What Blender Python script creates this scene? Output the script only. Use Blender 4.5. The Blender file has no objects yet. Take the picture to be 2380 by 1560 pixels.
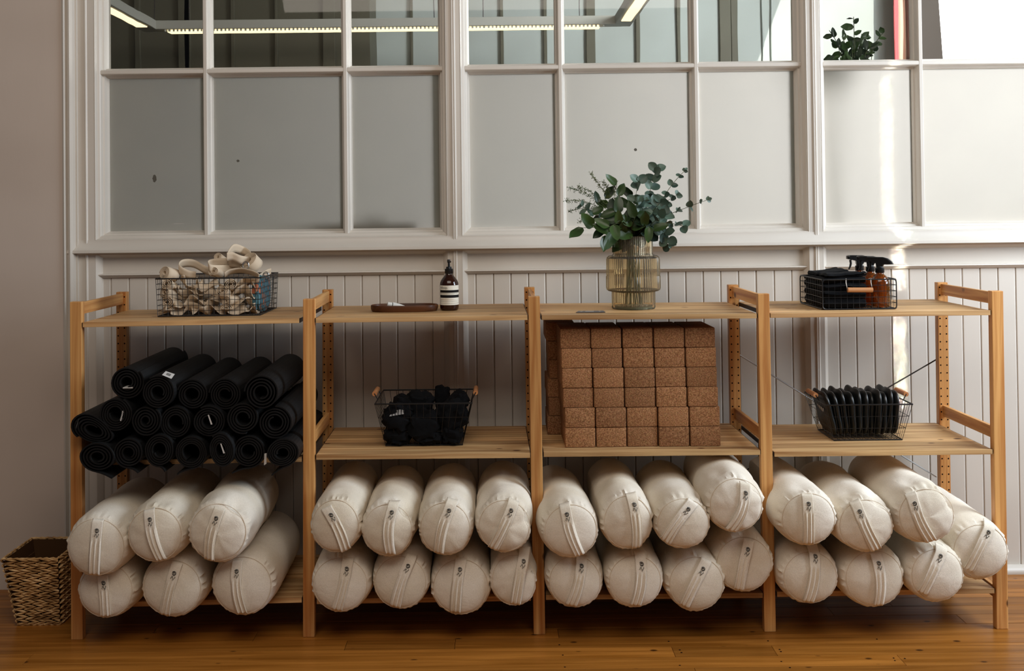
import bpy, bmesh, math, random
from mathutils import Vector, Matrix, noise
random.seed(7)
PI = math.pi
SC = bpy.context.scene
COL = SC.collection
def srgb(r, g, b):
    f = lambda c: (c/255/12.92) if c/255 <= .04045 else ((c/255+.055)/1.055)**2.4
    return (f(r), f(g), f(b), 1)

# ------------------------------------------------------------------ camera
CAM = Vector((-.1469, -3.9559, 1.5619)); F = 2489.26
YAW, PIT, ROL = -.0009, .015, -.0118
PPX, PPY = 1190-41.99, 780-329.8
fw = Vector((math.sin(YAW)*math.cos(PIT), math.cos(YAW)*math.cos(PIT), math.sin(PIT)))
rt = Vector((math.cos(YAW), -math.sin(YAW), 0)); up = rt.cross(fw)
R2 = rt*math.cos(ROL)+up*math.sin(ROL); U2 = up*math.cos(ROL)-rt*math.sin(ROL)
cd = bpy.data.cameras.new('camera'); cam = bpy.data.objects.new('camera', cd); COL.objects.link(cam)
cam.matrix_world = Matrix(((R2.x, U2.x, -fw.x, CAM.x), (R2.y, U2.y, -fw.y, CAM.y), (R2.z, U2.z, -fw.z, CAM.z), (0, 0, 0, 1)))
cd.sensor_fit = 'HORIZONTAL'; cd.sensor_width = 36; cd.lens = F/2380*36
cd.shift_x = 41.99/2380; cd.shift_y = -329.8/2380; cd.clip_start = .05
SC.camera = cam
def at(px, py, Y):
    """point of the room that stands at depth Y behind the shelf front, on a sight line"""
    d = fw + R2*((px-PPX)/F) - U2*((py-PPY)/F)
    return CAM + d*((Y-CAM.y)/d.y)

# ------------------------------------------------------------------ light
SC.view_settings.view_transform = 'Standard'; SC.view_settings.look = 'None'
SC.view_settings.gamma = 1; SC.view_settings.exposure = 0; SC.view_settings.use_curve_mapping = False
w = bpy.data.worlds.new('world'); SC.world = w; w.use_nodes = True
w.node_tree.nodes['Background'].inputs[0].default_value = (.92, .93, 1, 1)
w.node_tree.nodes['Background'].inputs[1].default_value = .075
def area(name, loc, target, sx, sy, power, col, spread=180):
    l = bpy.data.lights.new(name, 'AREA'); l.shape = 'RECTANGLE'; l.size = sx; l.size_y = sy
    l.energy = power; l.color = col; l.spread = math.radians(spread)
    o = bpy.data.objects.new(name, l); COL.objects.link(o); o.location = loc
    o.rotation_euler = (Vector(target)-Vector(loc)).to_track_quat('-Z', 'Y').to_euler()
    return o
area('window_daylight', (3.5, -.75, 2.5), (-.5, .5, 1.5), 1.5, 2.0, 150, (.80, .90, 1.0))
area('room_daylight', (-.2, -3.1, 3.9), (-.2, .2, .8), 3.4, 1.8, 76, (1.0, .89, .77))
area('sun_sliver', (3.2, -3.2, 1.95), (1.572, .6, 1.44), .034, 1.55, .6, (1.0, .96, .84), .6)
area('back_room_window', (3.6, 3.2, 2.5), (1.25, .6, 1.9), 1.6, 2.2, 34, (.985, .98, .955), 64)
area('back_room_fill', (3.0, 1.4, 3.6), (.6, 4.6, 3.0), 1.2, 1.2, 48, (.92, .97, 1.0), 110)
bs = area('back_room_sun', (3.3, 2.6, 3.5), (2.95, 4.6, 2.5), 1.9, 1.35, 15, (1, .98, .93), .6)
bs.rotation_euler.rotate_axis('Z', math.radians(-24))

# ------------------------------------------------------------------ materials
def mat(name, base, rough=.6, spec=.4, metal=0):
    m = bpy.data.materials.new(name); m.use_nodes = True
    b = m.node_tree.nodes['Principled BSDF']
    b.inputs['Base Color'].default_value = base; b.inputs['Roughness'].default_value = rough
    b.inputs['Specular IOR Level'].default_value = spec; b.inputs['Metallic'].default_value = metal
    return m
class NT:
    def __init__(s, m): s.m = m; s.t = m.node_tree; s.b = s.t.nodes.get('Principled BSDF')
    def n(s, typ, **kw):
        x = s.t.nodes.new(typ)
        for k, v in kw.items():
            if k.startswith('_'): setattr(x, k[1:], v)
            else: x.inputs[k.replace('__', ' ')].default_value = v
        return x
    def l(s, a, b): s.t.links.new(a, b)
    def coords(s, scale=(1, 1, 1), rnd=True):
        tc = s.n('ShaderNodeTexCoord'); mp = s.n('ShaderNodeMapping'); mp.inputs['Scale'].default_value = scale
        if rnd:
            oi = s.n('ShaderNodeObjectInfo'); ml = s.n('ShaderNodeMath', _operation='MULTIPLY'); ml.inputs[1].default_value = 37.0
            s.l(oi.outputs['Random'], ml.inputs[0])
            cb = s.n('ShaderNodeCombineXYZ')
            for i in range(3): s.l(ml.outputs[0], cb.inputs[i])
            ad = s.n('ShaderNodeVectorMath', _operation='ADD'); s.l(tc.outputs['Object'], ad.inputs[0]); s.l(cb.outputs[0], ad.inputs[1])
            s.l(ad.outputs[0], mp.inputs['Vector'])
        else: s.l(tc.outputs['Object'], mp.inputs['Vector'])
        return mp.outputs[0]
    def ramp(s, fac, stops):
        r = s.n('ShaderNodeValToRGB'); e = r.color_ramp.elements
        while len(e) < len(stops): e.new(.5)
        for i, (p, c) in enumerate(stops): e[i].position = p; e[i].color = c
        s.l(fac, r.inputs[0]); return r.outputs[0]
    def mix(s, fac, a, b, mode='MIX'):
        x = s.n('ShaderNodeMixRGB', _blend_type=mode)
        for v, i in ((fac, 0), (a, 1), (b, 2)):
            if hasattr(v, 'links') or hasattr(v, 'is_linked'): s.l(v, x.inputs[i])
            else: x.inputs[i].default_value = v
        return x.outputs[0]
    def bump(s, h, strength=.3, dist=.002):
        b = s.n('ShaderNodeBump'); b.inputs['Strength'].default_value = strength; b.inputs['Distance'].default_value = dist
        s.l(h, b.inputs['Height']); s.l(b.outputs[0], s.b.inputs['Normal']); return b
def wood(name, axis, c1, c2, ck, rough=.5, knots=True, vary=.25, bumpy=.15, knotscale=5.0, grain=1.0):
    m = mat(name, c1, rough, .3); t = NT(m)
    sc = [46*grain]*3; sc[axis] = 1.6
    n1 = t.n('ShaderNodeTexNoise'); n1.inputs['Scale'].default_value = 1; n1.inputs['Detail'].default_value = 4; n1.inputs['Distortion'].default_value = .6
    v = t.coords(tuple(sc)); t.l(v, n1.inputs['Vector'])
    c = t.ramp(n1.outputs[0], [(.34, c1), (.5, tuple(.5*(a+b) for a, b in zip(c1, c2))), (.68, c2)])
    sc2 = [9*grain]*3; sc2[axis] = .7
    n2 = t.n('ShaderNodeTexNoise'); n2.inputs['Scale'].default_value = 1; n2.inputs['Detail'].default_value = 2
    t.l(t.coords(tuple(sc2)), n2.inputs['Vector'])
    c = t.mix(.45, c, t.ramp(n2.outputs[0], [(.35, (.62, .62, .62, 1)), (.65, (1.1, 1.08, 1.0, 1))]), 'MULTIPLY')
    if vary:
        oi = t.n('ShaderNodeObjectInfo')
        c = t.mix(1.0, c, t.ramp(oi.outputs['Random'], [(0, (1-vary, 1-vary*1.05, 1-vary*1.15, 1)), (1, (1+vary*.5, 1+vary*.45, 1+vary*.4, 1))]), 'MULTIPLY')
    if knots:
        sk = [knotscale*1.7]*3; sk[axis] = knotscale
        vo = t.n('ShaderNodeTexVoronoi'); vo.inputs['Scale'].default_value = 1
        t.l(t.coords(tuple(sk)), vo.inputs['Vector'])
        k = t.ramp(vo.outputs['Distance'], [(.0, (1, 1, 1, 1)), (.07, (.85, .85, .85, 1)), (.12, (0, 0, 0, 1))])
        c = t.mix(k, c, ck)
    t.l(c, t.b.inputs['Base Color'])
    t.bump(n1.outputs[0], bumpy, .001)
    return m
PINE1, PINE2, KNOT = srgb(234, 180, 114), srgb(184, 118, 62), srgb(70, 30, 12)
M = {}
M['pine_z'] = wood('pine_upright', 2, PINE1, PINE2, KNOT, .42, vary=.12, knotscale=6.5)
M['pine_y'] = wood('pine_rail', 1, PINE1, PINE2, KNOT, .45, vary=.15, knotscale=5)
M['pine_x'] = wood('pine_plank', 0, srgb(232, 194, 142), srgb(170, 124, 78), KNOT, .5, vary=.26, knotscale=6.5)
M['floor'] = wood('floor_boards', 0, srgb(176, 116, 50), srgb(136, 84, 28), srgb(56, 30, 10), .3, vary=.22, bumpy=.05, knotscale=7.5, grain=.8)
M['walnut'] = wood('walnut', 0, srgb(96, 56, 30), srgb(58, 30, 14), srgb(30, 14, 8), .4, knots=False, vary=0)
M['beech'] = wood('beech', 0, srgb(214, 156, 106), srgb(190, 126, 80), KNOT, .5, knots=False, vary=0)
def paint(name, col, rough=.45, bs=.12, scale=60):
    m = mat(name, col, rough, .35); t = NT(m)
    n = t.n('ShaderNodeTexNoise'); n.inputs['Scale'].default_value = scale; n.inputs['Detail'].default_value = 3
    t.l(t.coords((1, 1, .18)), n.inputs['Vector'])
    n2 = t.n('ShaderNodeTexNoise'); n2.inputs['Scale'].default_value = 2.2; n2.inputs['Detail'].default_value = 2
    t.l(t.coords(), n2.inputs['Vector'])
    t.l(t.mix(1, col, t.ramp(n2.outputs[0], [(.35, (.94, .93, .92, 1)), (.65, (1.02, 1.02, 1.02, 1))]), 'MULTIPLY'), t.b.inputs['Base Color'])
    t.bump(n.outputs[0], bs, .002); return m
M['paint'] = paint('white_gloss_paint', srgb(212, 205, 195), .38)
M['plaster'] = paint('plaster', srgb(206, 192, 180), .8, .08, 90)
M['olive'] = paint('back_room_paint', srgb(104, 100, 84), .6)
M['teal'] = paint('back_room_pale_paint', srgb(184, 190, 184), .6)
M['ceil'] = paint('back_room_ceiling_paint', srgb(120, 120, 112), .7)
M['canvas'] = mat('cotton_canvas', srgb(238, 230, 216), .85, .15)
t = NT(M['canvas'])
n = t.n('ShaderNodeTexNoise'); n.inputs['Scale'].default_value = 420; n.inputs['Detail'].default_value = 2; t.l(t.coords(), n.inputs['Vector'])
n2 = t.n('ShaderNodeTexNoise'); n2.inputs['Scale'].default_value = 14; n2.inputs['Detail'].default_value = 4; n2.inputs['Distortion'].default_value = 1.2; t.l(t.coords(), n2.inputs['Vector'])
n3 = t.n('ShaderNodeTexNoise'); n3.inputs['Scale'].default_value = 4.5; n3.inputs['Detail'].default_value = 3; t.l(t.coords(), n3.inputs['Vector'])
c = t.mix(1, srgb(238, 230, 216), t.ramp(n.outputs[0], [(.3, (.86, .85, .84, 1)), (.7, (1.05, 1.05, 1.05, 1))]), 'MULTIPLY')
c = t.mix(1, c, t.ramp(n3.outputs[0], [(.35, (.92, .89, .83, 1)), (.6, (1.03, 1.03, 1.03, 1))]), 'MULTIPLY')
t.l(c, t.b.inputs['Base Color'])
ad = t.n('ShaderNodeMath', _operation='MULTIPLY_ADD'); t.l(n2.outputs[0], ad.inputs[0]); ad.inputs[1].default_value = 5.0; t.l(n.outputs[0], ad.inputs[2])
t.bump(ad.outputs[0], .35, .0012)
M['strap_cotton'] = mat('strap_cotton', srgb(214, 196, 172), .85, .15)
M['ink'] = mat('black_ink', srgb(22, 20, 20), .7, .2)
M['mat'] = mat('black_foam', srgb(11, 11, 12), .62, .3)
t = NT(M['mat']); wv = t.n('ShaderNodeTexWave', _bands_direction='Y'); wv.inputs['Scale'].default_value = 95; t.l(t.coords(rnd=False), wv.inputs['Vector'])
t.bump(wv.outputs[1], .5, .002)
M['mat_edge'] = mat('black_foam_edge', srgb(30, 30, 32), .8, .2)
M['tag'] = mat('white_label', srgb(205, 203, 200), .6, .3)
M['tag_grey'] = mat('grey_label', srgb(150, 150, 150), .6, .3)
M['cork'] = mat('cork', srgb(160, 102, 62), .85, .15)
t = NT(M['cork']); n = t.n('ShaderNodeTexVoronoi'); n.inputs['Scale'].default_value = 420; t.l(t.coords(), n.inputs['Vector'])
n2 = t.n('ShaderNodeTexNoise'); n2.inputs['Scale'].default_value = 240; n2.inputs['Detail'].default_value = 3; t.l(t.coords(), n2.inputs['Vector'])
c = t.ramp(n2.outputs[0], [(.30, srgb(112, 74, 44)), (.5, srgb(152, 106, 68)), (.72, srgb(188, 142, 98))])
c = t.mix(.10, c, n.outputs['Color'], 'OVERLAY')
oi = t.n('ShaderNodeObjectInfo'); c = t.mix(1, c, t.ramp(oi.outputs['Random'], [(0, (.8, .78, .76, 1)), (1, (1.12, 1.1, 1.05, 1))]), 'MULTIPLY')
hs = t.n('ShaderNodeHueSaturation'); hs.inputs['Saturation'].default_value = .95; t.l(c, hs.inputs['Color']); t.l(hs.outputs[0], t.b.inputs['Base Color'])
t.bump(n2.outputs[0], .5, .0015)
M['wire'] = mat('black_wire', srgb(16, 16, 18), .4, .5)
M['steel'] = mat('steel', srgb(190, 190, 190), .3, .5, 1)
M['dark_steel'] = mat('dark_steel', srgb(60, 54, 52), .45, .5, .6)
M['blackcloth'] = mat('black_cloth', srgb(13, 14, 17), .9, .15)
t = NT(M['blackcloth']); n = t.n('ShaderNodeTexNoise'); n.inputs['Scale'].default_value = 60; n.inputs['Detail'].default_value = 4; t.l(t.coords(), n.inputs['Vector']); t.bump(n.outputs[0], .5, .003)
M['blackplastic'] = mat('black_plastic', srgb(16, 16, 17), .32, .5)
M['blackrubber'] = mat('black_rubber', srgb(20, 23, 24), .38, .5)
M['hole'] = mat('peg_hole', srgb(24, 10, 6), .9, .1)
M['hyacinth'] = mat('water_hyacinth', srgb(180, 140, 88), .6, .3)
t = NT(M['hyacinth']); n = t.n('ShaderNodeTexNoise'); n.inputs['Scale'].default_value = 24; n.inputs['Detail'].default_value = 4; t.l(t.coords(), n.inputs['Vector'])
t.l(t.ramp(n.outputs[0], [(.3, srgb(124, 86, 46)), (.5, srgb(198, 156, 102)), (.72, srgb(236, 202, 150))]), t.b.inputs['Base Color']); t.bump(n.outputs[0], .4, .002)
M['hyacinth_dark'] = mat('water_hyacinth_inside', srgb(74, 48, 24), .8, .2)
def leafmat(name, a, b, rough=.45):
    m = mat(name, a, rough, .4); t = NT(m); oi = t.n('ShaderNodeObjectInfo')
    n = t.n('ShaderNodeTexNoise'); n.inputs['Scale'].default_value = 30; t.l(t.coords(), n.inputs['Vector'])
    c = t.ramp(oi.outputs['Random'], [(0, a), (1, b)])
    c = t.mix(.4, c, t.ramp(n.outputs[0], [(.35, (.6, .6, .6, 1)), (.65, (1.2, 1.2, 1.2, 1))]), 'MULTIPLY')
    t.l(c, t.b.inputs['Base Color']); return m
M['euca'] = leafmat('eucalyptus_leaf', srgb(46, 68, 58), srgb(98, 120, 104))
M['broad'] = leafmat('broad_leaf', srgb(20, 38, 18), srgb(58, 84, 38), .35)
M['sprig'] = leafmat('sprig_green', srgb(66, 86, 46), srgb(100, 112, 60))
M['stem'] = mat('stem', srgb(70, 78, 48), .6, .3)
def glassy(name, tint, dens, rough=.06, gloss=1.0, ior=1.5):
    """thin coloured glass: light passes tinted, the surface mirrors by Fresnel, the glass body scatters a little"""
    m = bpy.data.materials.new(name); m.use_nodes = True; t = NT(m); nt = m.node_tree; nt.nodes.remove(t.b)
    out = nt.nodes['Material Output']
    tr = t.n('ShaderNodeBsdfTransparent'); tr.inputs[0].default_value = tint
    df = t.n('ShaderNodeBsdfTranslucent'); df.inputs[0].default_value = tint
    d2 = t.n('ShaderNodeBsdfDiffuse'); d2.inputs[0].default_value = tint
    mx0 = t.n('ShaderNodeMixShader'); mx0.inputs[0].default_value = .5; t.l(df.outputs[0], mx0.inputs[1]); t.l(d2.outputs[0], mx0.inputs[2])
    mx = t.n('ShaderNodeMixShader'); mx.inputs[0].default_value = dens; t.l(tr.outputs[0], mx.inputs[1]); t.l(mx0.outputs[0], mx.inputs[2])
    gl = t.n('ShaderNodeBsdfGlossy'); gl.inputs['Roughness'].default_value = rough; gl.inputs[0].default_value = (gloss, gloss, gloss, 1)
    fr = t.n('ShaderNodeFresnel'); fr.inputs[0].default_value = ior
    m2 = t.n('ShaderNodeMixShader'); t.l(fr.outputs[0], m2.inputs[0]); t.l(mx.outputs[0], m2.inputs[1]); t.l(gl.outputs[0], m2.inputs[2])
    t.l(m2.outputs[0], out.inputs[0]); return m
M['vase'] = glassy('amber_ribbed_glass', (.995, .925, .79, 1), .07, .2, .5, ior=1.3)
M['amber'] = glassy('amber_bottle_glass', (.50, .17, .03, 1), .30, .05)
M['darkamber'] = glassy('dark_amber_bottle', (.10, .025, .008, 1), .5, .05)
def frosted():
    m = bpy.data.materials.new('frosted_glass'); m.use_nodes = True; t = NT(m); nt = m.node_tree; nt.nodes.remove(t.b)
    tr = t.n('ShaderNodeBsdfTranslucent'); tr.inputs[0].default_value = (.97, .95, .92, 1)
    df = t.n('ShaderNodeBsdfDiffuse')
    n = t.n('ShaderNodeTexNoise'); n.inputs['Scale'].default_value = 5; n.inputs['Detail'].default_value = 5; t.l(t.coords(), n.inputs['Vector'])
    t.l(t.ramp(n.outputs[0], [(.4, srgb(92, 84, 64)), (.65, srgb(104, 96, 76))]), df.inputs[0])
    mx = t.n('ShaderNodeMixShader'); mx.inputs[0].default_value = .42; t.l(tr.outputs[0], mx.inputs[1]); t.l(df.outputs[0], mx.inputs[2])
    gl = t.n('ShaderNodeBsdfGlossy'); gl.inputs['Roughness'].default_value = .45
    m2 = t.n('ShaderNodeMixShader'); m2.inputs[0].default_value = .02; t.l(mx.outputs[0], m2.inputs[1]); t.l(gl.outputs[0], m2.inputs[2])
    t.l(m2.outputs[0], nt.nodes['Material Output'].inputs[0]); return m
M['frost'] = frosted()
def clearglass():
    m = bpy.data.materials.new('old_clear_glass'); m.use_nodes = True; t = NT(m); nt = m.node_tree; nt.nodes.remove(t.b)
    rf = t.n('ShaderNodeBsdfRefraction'); rf.inputs['Roughness'].default_value = 0; rf.inputs['IOR'].default_value = 1.06; rf.inputs[0].default_value = (.95, .96, .94, 1)
    gl = t.n('ShaderNodeBsdfGlossy'); gl.inputs['Roughness'].default_value = .02
    n = t.n('ShaderNodeTexNoise'); n.inputs['Scale'].default_value = 3.5; n.inputs['Detail'].default_value = 1; t.l(t.coords((4, 1, .7)), n.inputs['Vector'])
    b = t.n('ShaderNodeBump'); b.inputs['Strength'].default_value = .10; b.inputs['Distance'].default_value = .02; t.l(n.outputs[0], b.inputs['Height'])
    t.l(b.outputs[0], rf.inputs['Normal'])
    fr = t.n('ShaderNodeFresnel'); fr.inputs[0].default_value = 1.5
    mx = t.n('ShaderNodeMixShader'); t.l(fr.outputs[0], mx.inputs[0]); t.l(rf.outputs[0], mx.inputs[1]); t.l(gl.outputs[0], mx.inputs[2])
    t.l(mx.outputs[0], nt.nodes['Material Output'].inputs[0]); return m
M['clear'] = clearglass()
def emit(name, col, s):
    m = bpy.data.materials.new(name); m.use_nodes = True; b = m.node_tree.nodes['Principled BSDF']
    b.inputs['Base Color'].default_value = col; b.inputs['Emission Color'].default_value = col; b.inputs['Emission Strength'].default_value = s; return m
M['tubelight'] = emit('warm_tube_light', (1, .80, .48, 1), 1.6)
M['lamp_grey'] = mat('lamp_housing', srgb(196, 194, 184), .5, .4)
M['brown'] = mat('dark_brown_paint', srgb(66, 58, 52), .6, .3)
M['peach'] = mat('peach_curtain', srgb(240, 196, 172), .9, .1)
M['red'] = mat('red_curtain_band', srgb(226, 110, 112), .9, .1)

# ------------------------------------------------------------------ mesh helpers
class MB:
    def __init__(s): s.v = []; s.f = []
    def add(s, vs, fs):
        o = len(s.v); s.v += [tuple(v) for v in vs]; s.f += [tuple(i+o for i in f) for f in fs]; return s
    def hexa(s, p):
        """p: 8 corners, bottom ring then top ring"""
        return s.add(p, [(3, 2, 1, 0), (4, 5, 6, 7), (0, 1, 5, 4), (1, 2, 6, 5), (2, 3, 7, 6), (3, 0, 4, 7)])
    def box(s, x0, x1, y0, y1, z0, z1, b=0):
        if not b: return s.hexa([(x0, y0, z0), (x1, y0, z0), (x1, y1, z0), (x0, y1, z0), (x0, y0, z1), (x1, y0, z1), (x1, y1, z1), (x0, y1, z1)])
        bm = bmesh.new(); bmesh.ops.create_cube(bm, size=1)
        for v in bm.verts: v.co = Vector((x0+(v.co.x+.5)*(x1-x0), y0+(v.co.y+.5)*(y1-y0), z0+(v.co.z+.5)*(z1-z0)))
        bmesh.ops.bevel(bm, geom=bm.edges[:], offset=b, segments=2, affect='EDGES', profile=.6)
        bm.verts.index_update()
        s.add([v.co[:] for v in bm.verts], [[v.index for v in f.verts] for f in bm.faces]); bm.free(); return s
    def tube(s, pts, r, n=6, closed=False, cap=True):
        pts = [Vector(p) for p in pts]; N = len(pts); vs = []; prev = None
        for i, p in enumerate(pts):
            a = pts[(i-1) % N] if (closed or i > 0) else p; b = pts[(i+1) % N] if (closed or i < N-1) else p
            d = (b-a).normalized() if (b-a).length > 1e-9 else Vector((0, 0, 1))
            if prev is None: u = d.orthogonal().normalized()
            else:
                u = prev-d*prev.dot(d); u = u.normalized() if u.length > 1e-6 else d.orthogonal().normalized()
            prev = u; v = d.cross(u); rr = r[i] if isinstance(r, (list, tuple)) else r
            vs += [p+u*rr*math.cos(2*PI*k/n)+v*rr*math.sin(2*PI*k/n) for k in range(n)]
        fs = []
        for i in range(N if closed else N-1):
            j = (i+1) % N
            fs += [(i*n+k, i*n+(k+1) % n, j*n+(k+1) % n, j*n+k) for k in range(n)]
        if cap and not closed: fs += [tuple(range(n-1, -1, -1)), tuple((N-1)*n+k for k in range(n))]
        return s.add(vs, fs)
    def lathe(s, prof, c=(0, 0, 0), n=32, rib=0, nr=0, sx=1, sy=1):
        vs = []; fs = []
        for r, z in prof:
            for k in range(n):
                a = 2*PI*k/n; rr = r*(1+(rib*math.cos(nr*a) if nr else 0))
                vs.append((c[0]+rr*math.cos(a)*sx, c[1]+rr*math.sin(a)*sy, c[2]+z))
        for i in range(len(prof)-1):
            fs += [(i*n+k, i*n+(k+1) % n, (i+1)*n+(k+1) % n, (i+1)*n+k) for k in range(n)]
        return s.add(vs, fs)
    def extr_x(s, prof, x0, x1):
        """closed (y,z) outline extruded along x"""
        n = len(prof); vs = [(x0, y, z) for y, z in prof]+[(x1, y, z) for y, z in prof]
        return s.add(vs, [(i, (i+1) % n, n+(i+1) % n, n+i) for i in range(n)]+[tuple(range(n-1, -1, -1)), tuple(range(n, 2*n))])
    def extr_z(s, prof, z0, z1):
        n = len(prof); vs = [(x, y, z0) for x, y in prof]+[(x, y, z1) for x, y in prof]
        return s.add(vs, [(i, (i+1) % n, n+(i+1) % n, n+i) for i in range(n)]+[tuple(range(n-1, -1, -1)), tuple(range(n, 2*n))])
    def rings(s, x0, x1, z0, z1, steps, y0):
        """mitred moulding round an opening; steps of (inset, depth)"""
        vs = []; fs = []
        for ins, dep in steps: vs += [(x0+ins, y0+dep, z0+ins), (x1-ins, y0+dep, z0+ins), (x1-ins, y0+dep, z1-ins), (x0+ins, y0+dep, z1-ins)]
        for i in range(len(steps)-1):
            fs += [(i*4+k, i*4+(k+1) % 4, i*4+4+(k+1) % 4, i*4+4+k) for k in range(4)]
        return s.add(vs, fs)
    def mesh(s, name, m, loc=(0, 0, 0), smooth=False):
        me = bpy.data.meshes.new(name); L = Vector(loc)
        me.from_pydata([tuple(Vector(v)-L) for v in s.v], [], s.f); me.update()
        bm = bmesh.new(); bm.from_mesh(me); bmesh.ops.recalc_face_normals(bm, faces=bm.faces[:]); bm.to_mesh(me); bm.free()
        if smooth: me.polygons.foreach_set('use_smooth', [True]*len(me.polygons))
        me.materials.append(m); return me
def auto(o, ang=35):
    me = o.data
    try: me.set_sharp_from_angle(angle=math.radians(ang))
    except Exception: pass
def tag(o, label=None, cat=None, group=None, kind=None):
    if label: o['label'] = label
    if cat: o['category'] = cat
    if group: o['group'] = group
    if kind: o['kind'] = kind
    return o
def root(name, label, cat, loc, group=None, kind=None):
    o = bpy.data.objects.new(name, None); COL.objects.link(o); o.location = loc; o.empty_display_size = .05
    return tag(o, label, cat, group, kind)
def part(name, mb, m, parent=None, smooth=False, label=None, kind=None, base=None):
    """geometry given in room coordinates; base = room position of the thing's origin"""
    if base is None: base = parent.location if parent is not None and parent.parent is None else (parent['_b'] if parent is not None else (0, 0, 0))
    me = mb.mesh(name, M[m] if isinstance(m, str) else m, base, smooth)
    o = bpy.data.objects.new(name, me); COL.objects.link(o)
    if parent is not None: o.parent = parent
    if smooth: auto(o)
    if label: o['label'] = label
    if kind: o['kind'] = kind
    return o
def sub(name, mb, m, par, base, **k):
    return part(name, mb, m, par, base=base, **k)
def struct(name, mb, m, smooth=False, loc=(0, 0, 0)):
    o = bpy.data.objects.new(name, mb.mesh(name, M[m], loc, smooth)); o.location = loc; COL.objects.link(o); o['kind'] = 'structure'
    if smooth: auto(o)
    return o
def X(px, py, Y): return at(px, py, Y).x
def Z(px, py, Y): return at(px, py, Y).z

# ------------------------------------------------------------------ the room
YW = .581                                   # face of the stiles of the partition
XL = X(166, 900, YW)                        # where the plaster pier ends
XR = 3.0
SK = Z(1150, 578.5, YW-.03)                 # underside of the sill nose
# floor: single boards near the shelves, boards beyond the picture as one part
fl = struct('floor', MB().box(-4, 5, -5.5, YW+.02, -.06, -.021), 'floor')
PW = .0893
y_top = at(2300, 1352, 0)
def floor_y(px, py):
    d = fw + R2*((px-PPX)/F) - U2*((py-PPY)/F); return CAM.y + d.y*(-CAM.z/d.z)
def floor_x(px, py):
    d = fw + R2*((px-PPX)/F) - U2*((py-PPY)/F); return CAM.x + d.x*(-CAM.z/d.z)
y0f = floor_y(2300, 1471.2)
rows = [y0f+PW*k for k in range(-7, 13)]
joints = {}
for px, py in [(361, 1465), (590, 1485), (802, 1505), (1057, 1503), (56, 1541), (1298, 1475), (1566, 1517), (1803, 1517), (2094, 1533), (1930, 1420), (2235, 1440), (2060, 1395), (700, 1440)]:
    fy = floor_y(px, py); k = math.floor((fy-y0f)/PW); joints.setdefault(k, []).append(floor_x(px, py))
for k in range(-7, 9):
    a, b = y0f+PW*k, y0f+PW*(k+1)
    if a > YW: break
    b = min(b, YW+.01)
    js = sorted(joints.get(k, [])+[-2.9+((k*53) % 17)*.05, 2.45+((k*31) % 11)*.04])
    if k not in joints: js.insert(1, -1.2+((k*47) % 23)*.09)
    xs = [-4]+js+[5]
    for x0, x1 in zip(xs[:-1], xs[1:]):
        if x1-x0 < .05 or x1 < -2.4 or x0 > 2.6: pass
        part('floor_board', MB().box(x0+.0006, x1-.0006, a+.0007, b-.0007, -.0205, random.uniform(-.0006, 0), .0012), 'floor', fl)
m = MB()
for k in range(-55, -7):
    a, b = y0f+PW*k, y0f+PW*(k+1); m.box(-4, 5, a+.0007, b-.0007, -.02, 0)
part('floor_boards', m, 'floor', fl, kind='stuff')
# nail heads on the boards
m = MB()
for px, py in [(1300, 1499), (1554, 1491), (1308, 1523), (1313, 1551), (1785, 1490), (2038, 1486), (1580, 1511), (1584, 1517), (1812, 1510), (1815, 1515), (2077, 1530), (2080, 1536), (2103, 1531), (1580, 1547), (1816, 1538), (1836, 1552)]:
    m.lathe([(0, .0009), (.0032, .0009), (.0035, 0)], (floor_x(px, py), floor_y(px, py), -.0002), 8)
part('nail_heads', m, 'hole', fl, kind='stuff')

# plaster pier on the left
struct('wall_left', MB().box(-4, XL-.012, YW-.045, YW+.3, 0, 3.4), 'plaster')
mm = MB()
prof = [(XL-.014, YW-.047), (XL-.006, YW-.052), (XL, YW-.03), (XL+.006, YW-.03), (XL+.008, YW-.042), (XL+.016, YW-.046), (XL+.024, YW-.03), (XL+.027, YW-.012), (XL+.034, YW-.012), (XL+.036, YW+.02), (XL-.014, YW+.02)]
struct('trim_1', mm.extr_z(prof, 0, 3.4), 'paint')

# partition: body below the sill, stiles, panels
gx = lambda px: X(px, 640, YW)
wall = struct('wall_back', MB().box(XL+.02, 5, YW+.045, YW+.11, 0, SK+.02), 'paint')
ZB0 = 0.0
posts = [(XL+.034, gx(221)), (gx(1043), gx(1074)), (gx(1884), gx(1913.5)), ]
ZTOP = 3.3
def stile(x0, x1, beads):
    m = MB().box(x0, x1, YW, YW+.12, 0, ZTOP, .0015)
    s = part('stile', m, 'paint', wall)
    for bx in beads: part('bead', MB().extr_z([(bx-.007, YW+.001), (bx-.005, YW-.003), (bx-.0015, YW-.006), (bx+.0015, YW-.006), (bx+.005, YW-.003), (bx+.007, YW+.001)], 0, ZTOP), 'paint', wall, smooth=True)
stile(*posts[0], [gx(202)]); stile(*posts[1], [gx(1056), gx(1060.5)]); stile(*posts[2], [gx(1897), gx(1901)])
# sill with a cove and nose
zs_ = lambda py: Z(1150, py, YW-.02)
sill = [(YW+.05, zs_(548)), (YW-.002, zs_(548)), (YW-.003, zs_(553)), (YW-.007, zs_(557)), (YW-.010, zs_(561)), (YW-.018, zs_(566)), (YW-.030, zs_(569.5)), (YW-.034, zs_(571)), (YW-.036, zs_(577)), (YW-.033, zs_(578.5)), (YW-.012, zs_(579)), (YW-.010, zs_(582)), (YW+.05, zs_(582))]
so = struct('trim_2', MB().extr_x(sill, XL-.016, 5), 'paint', smooth=True)
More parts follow.
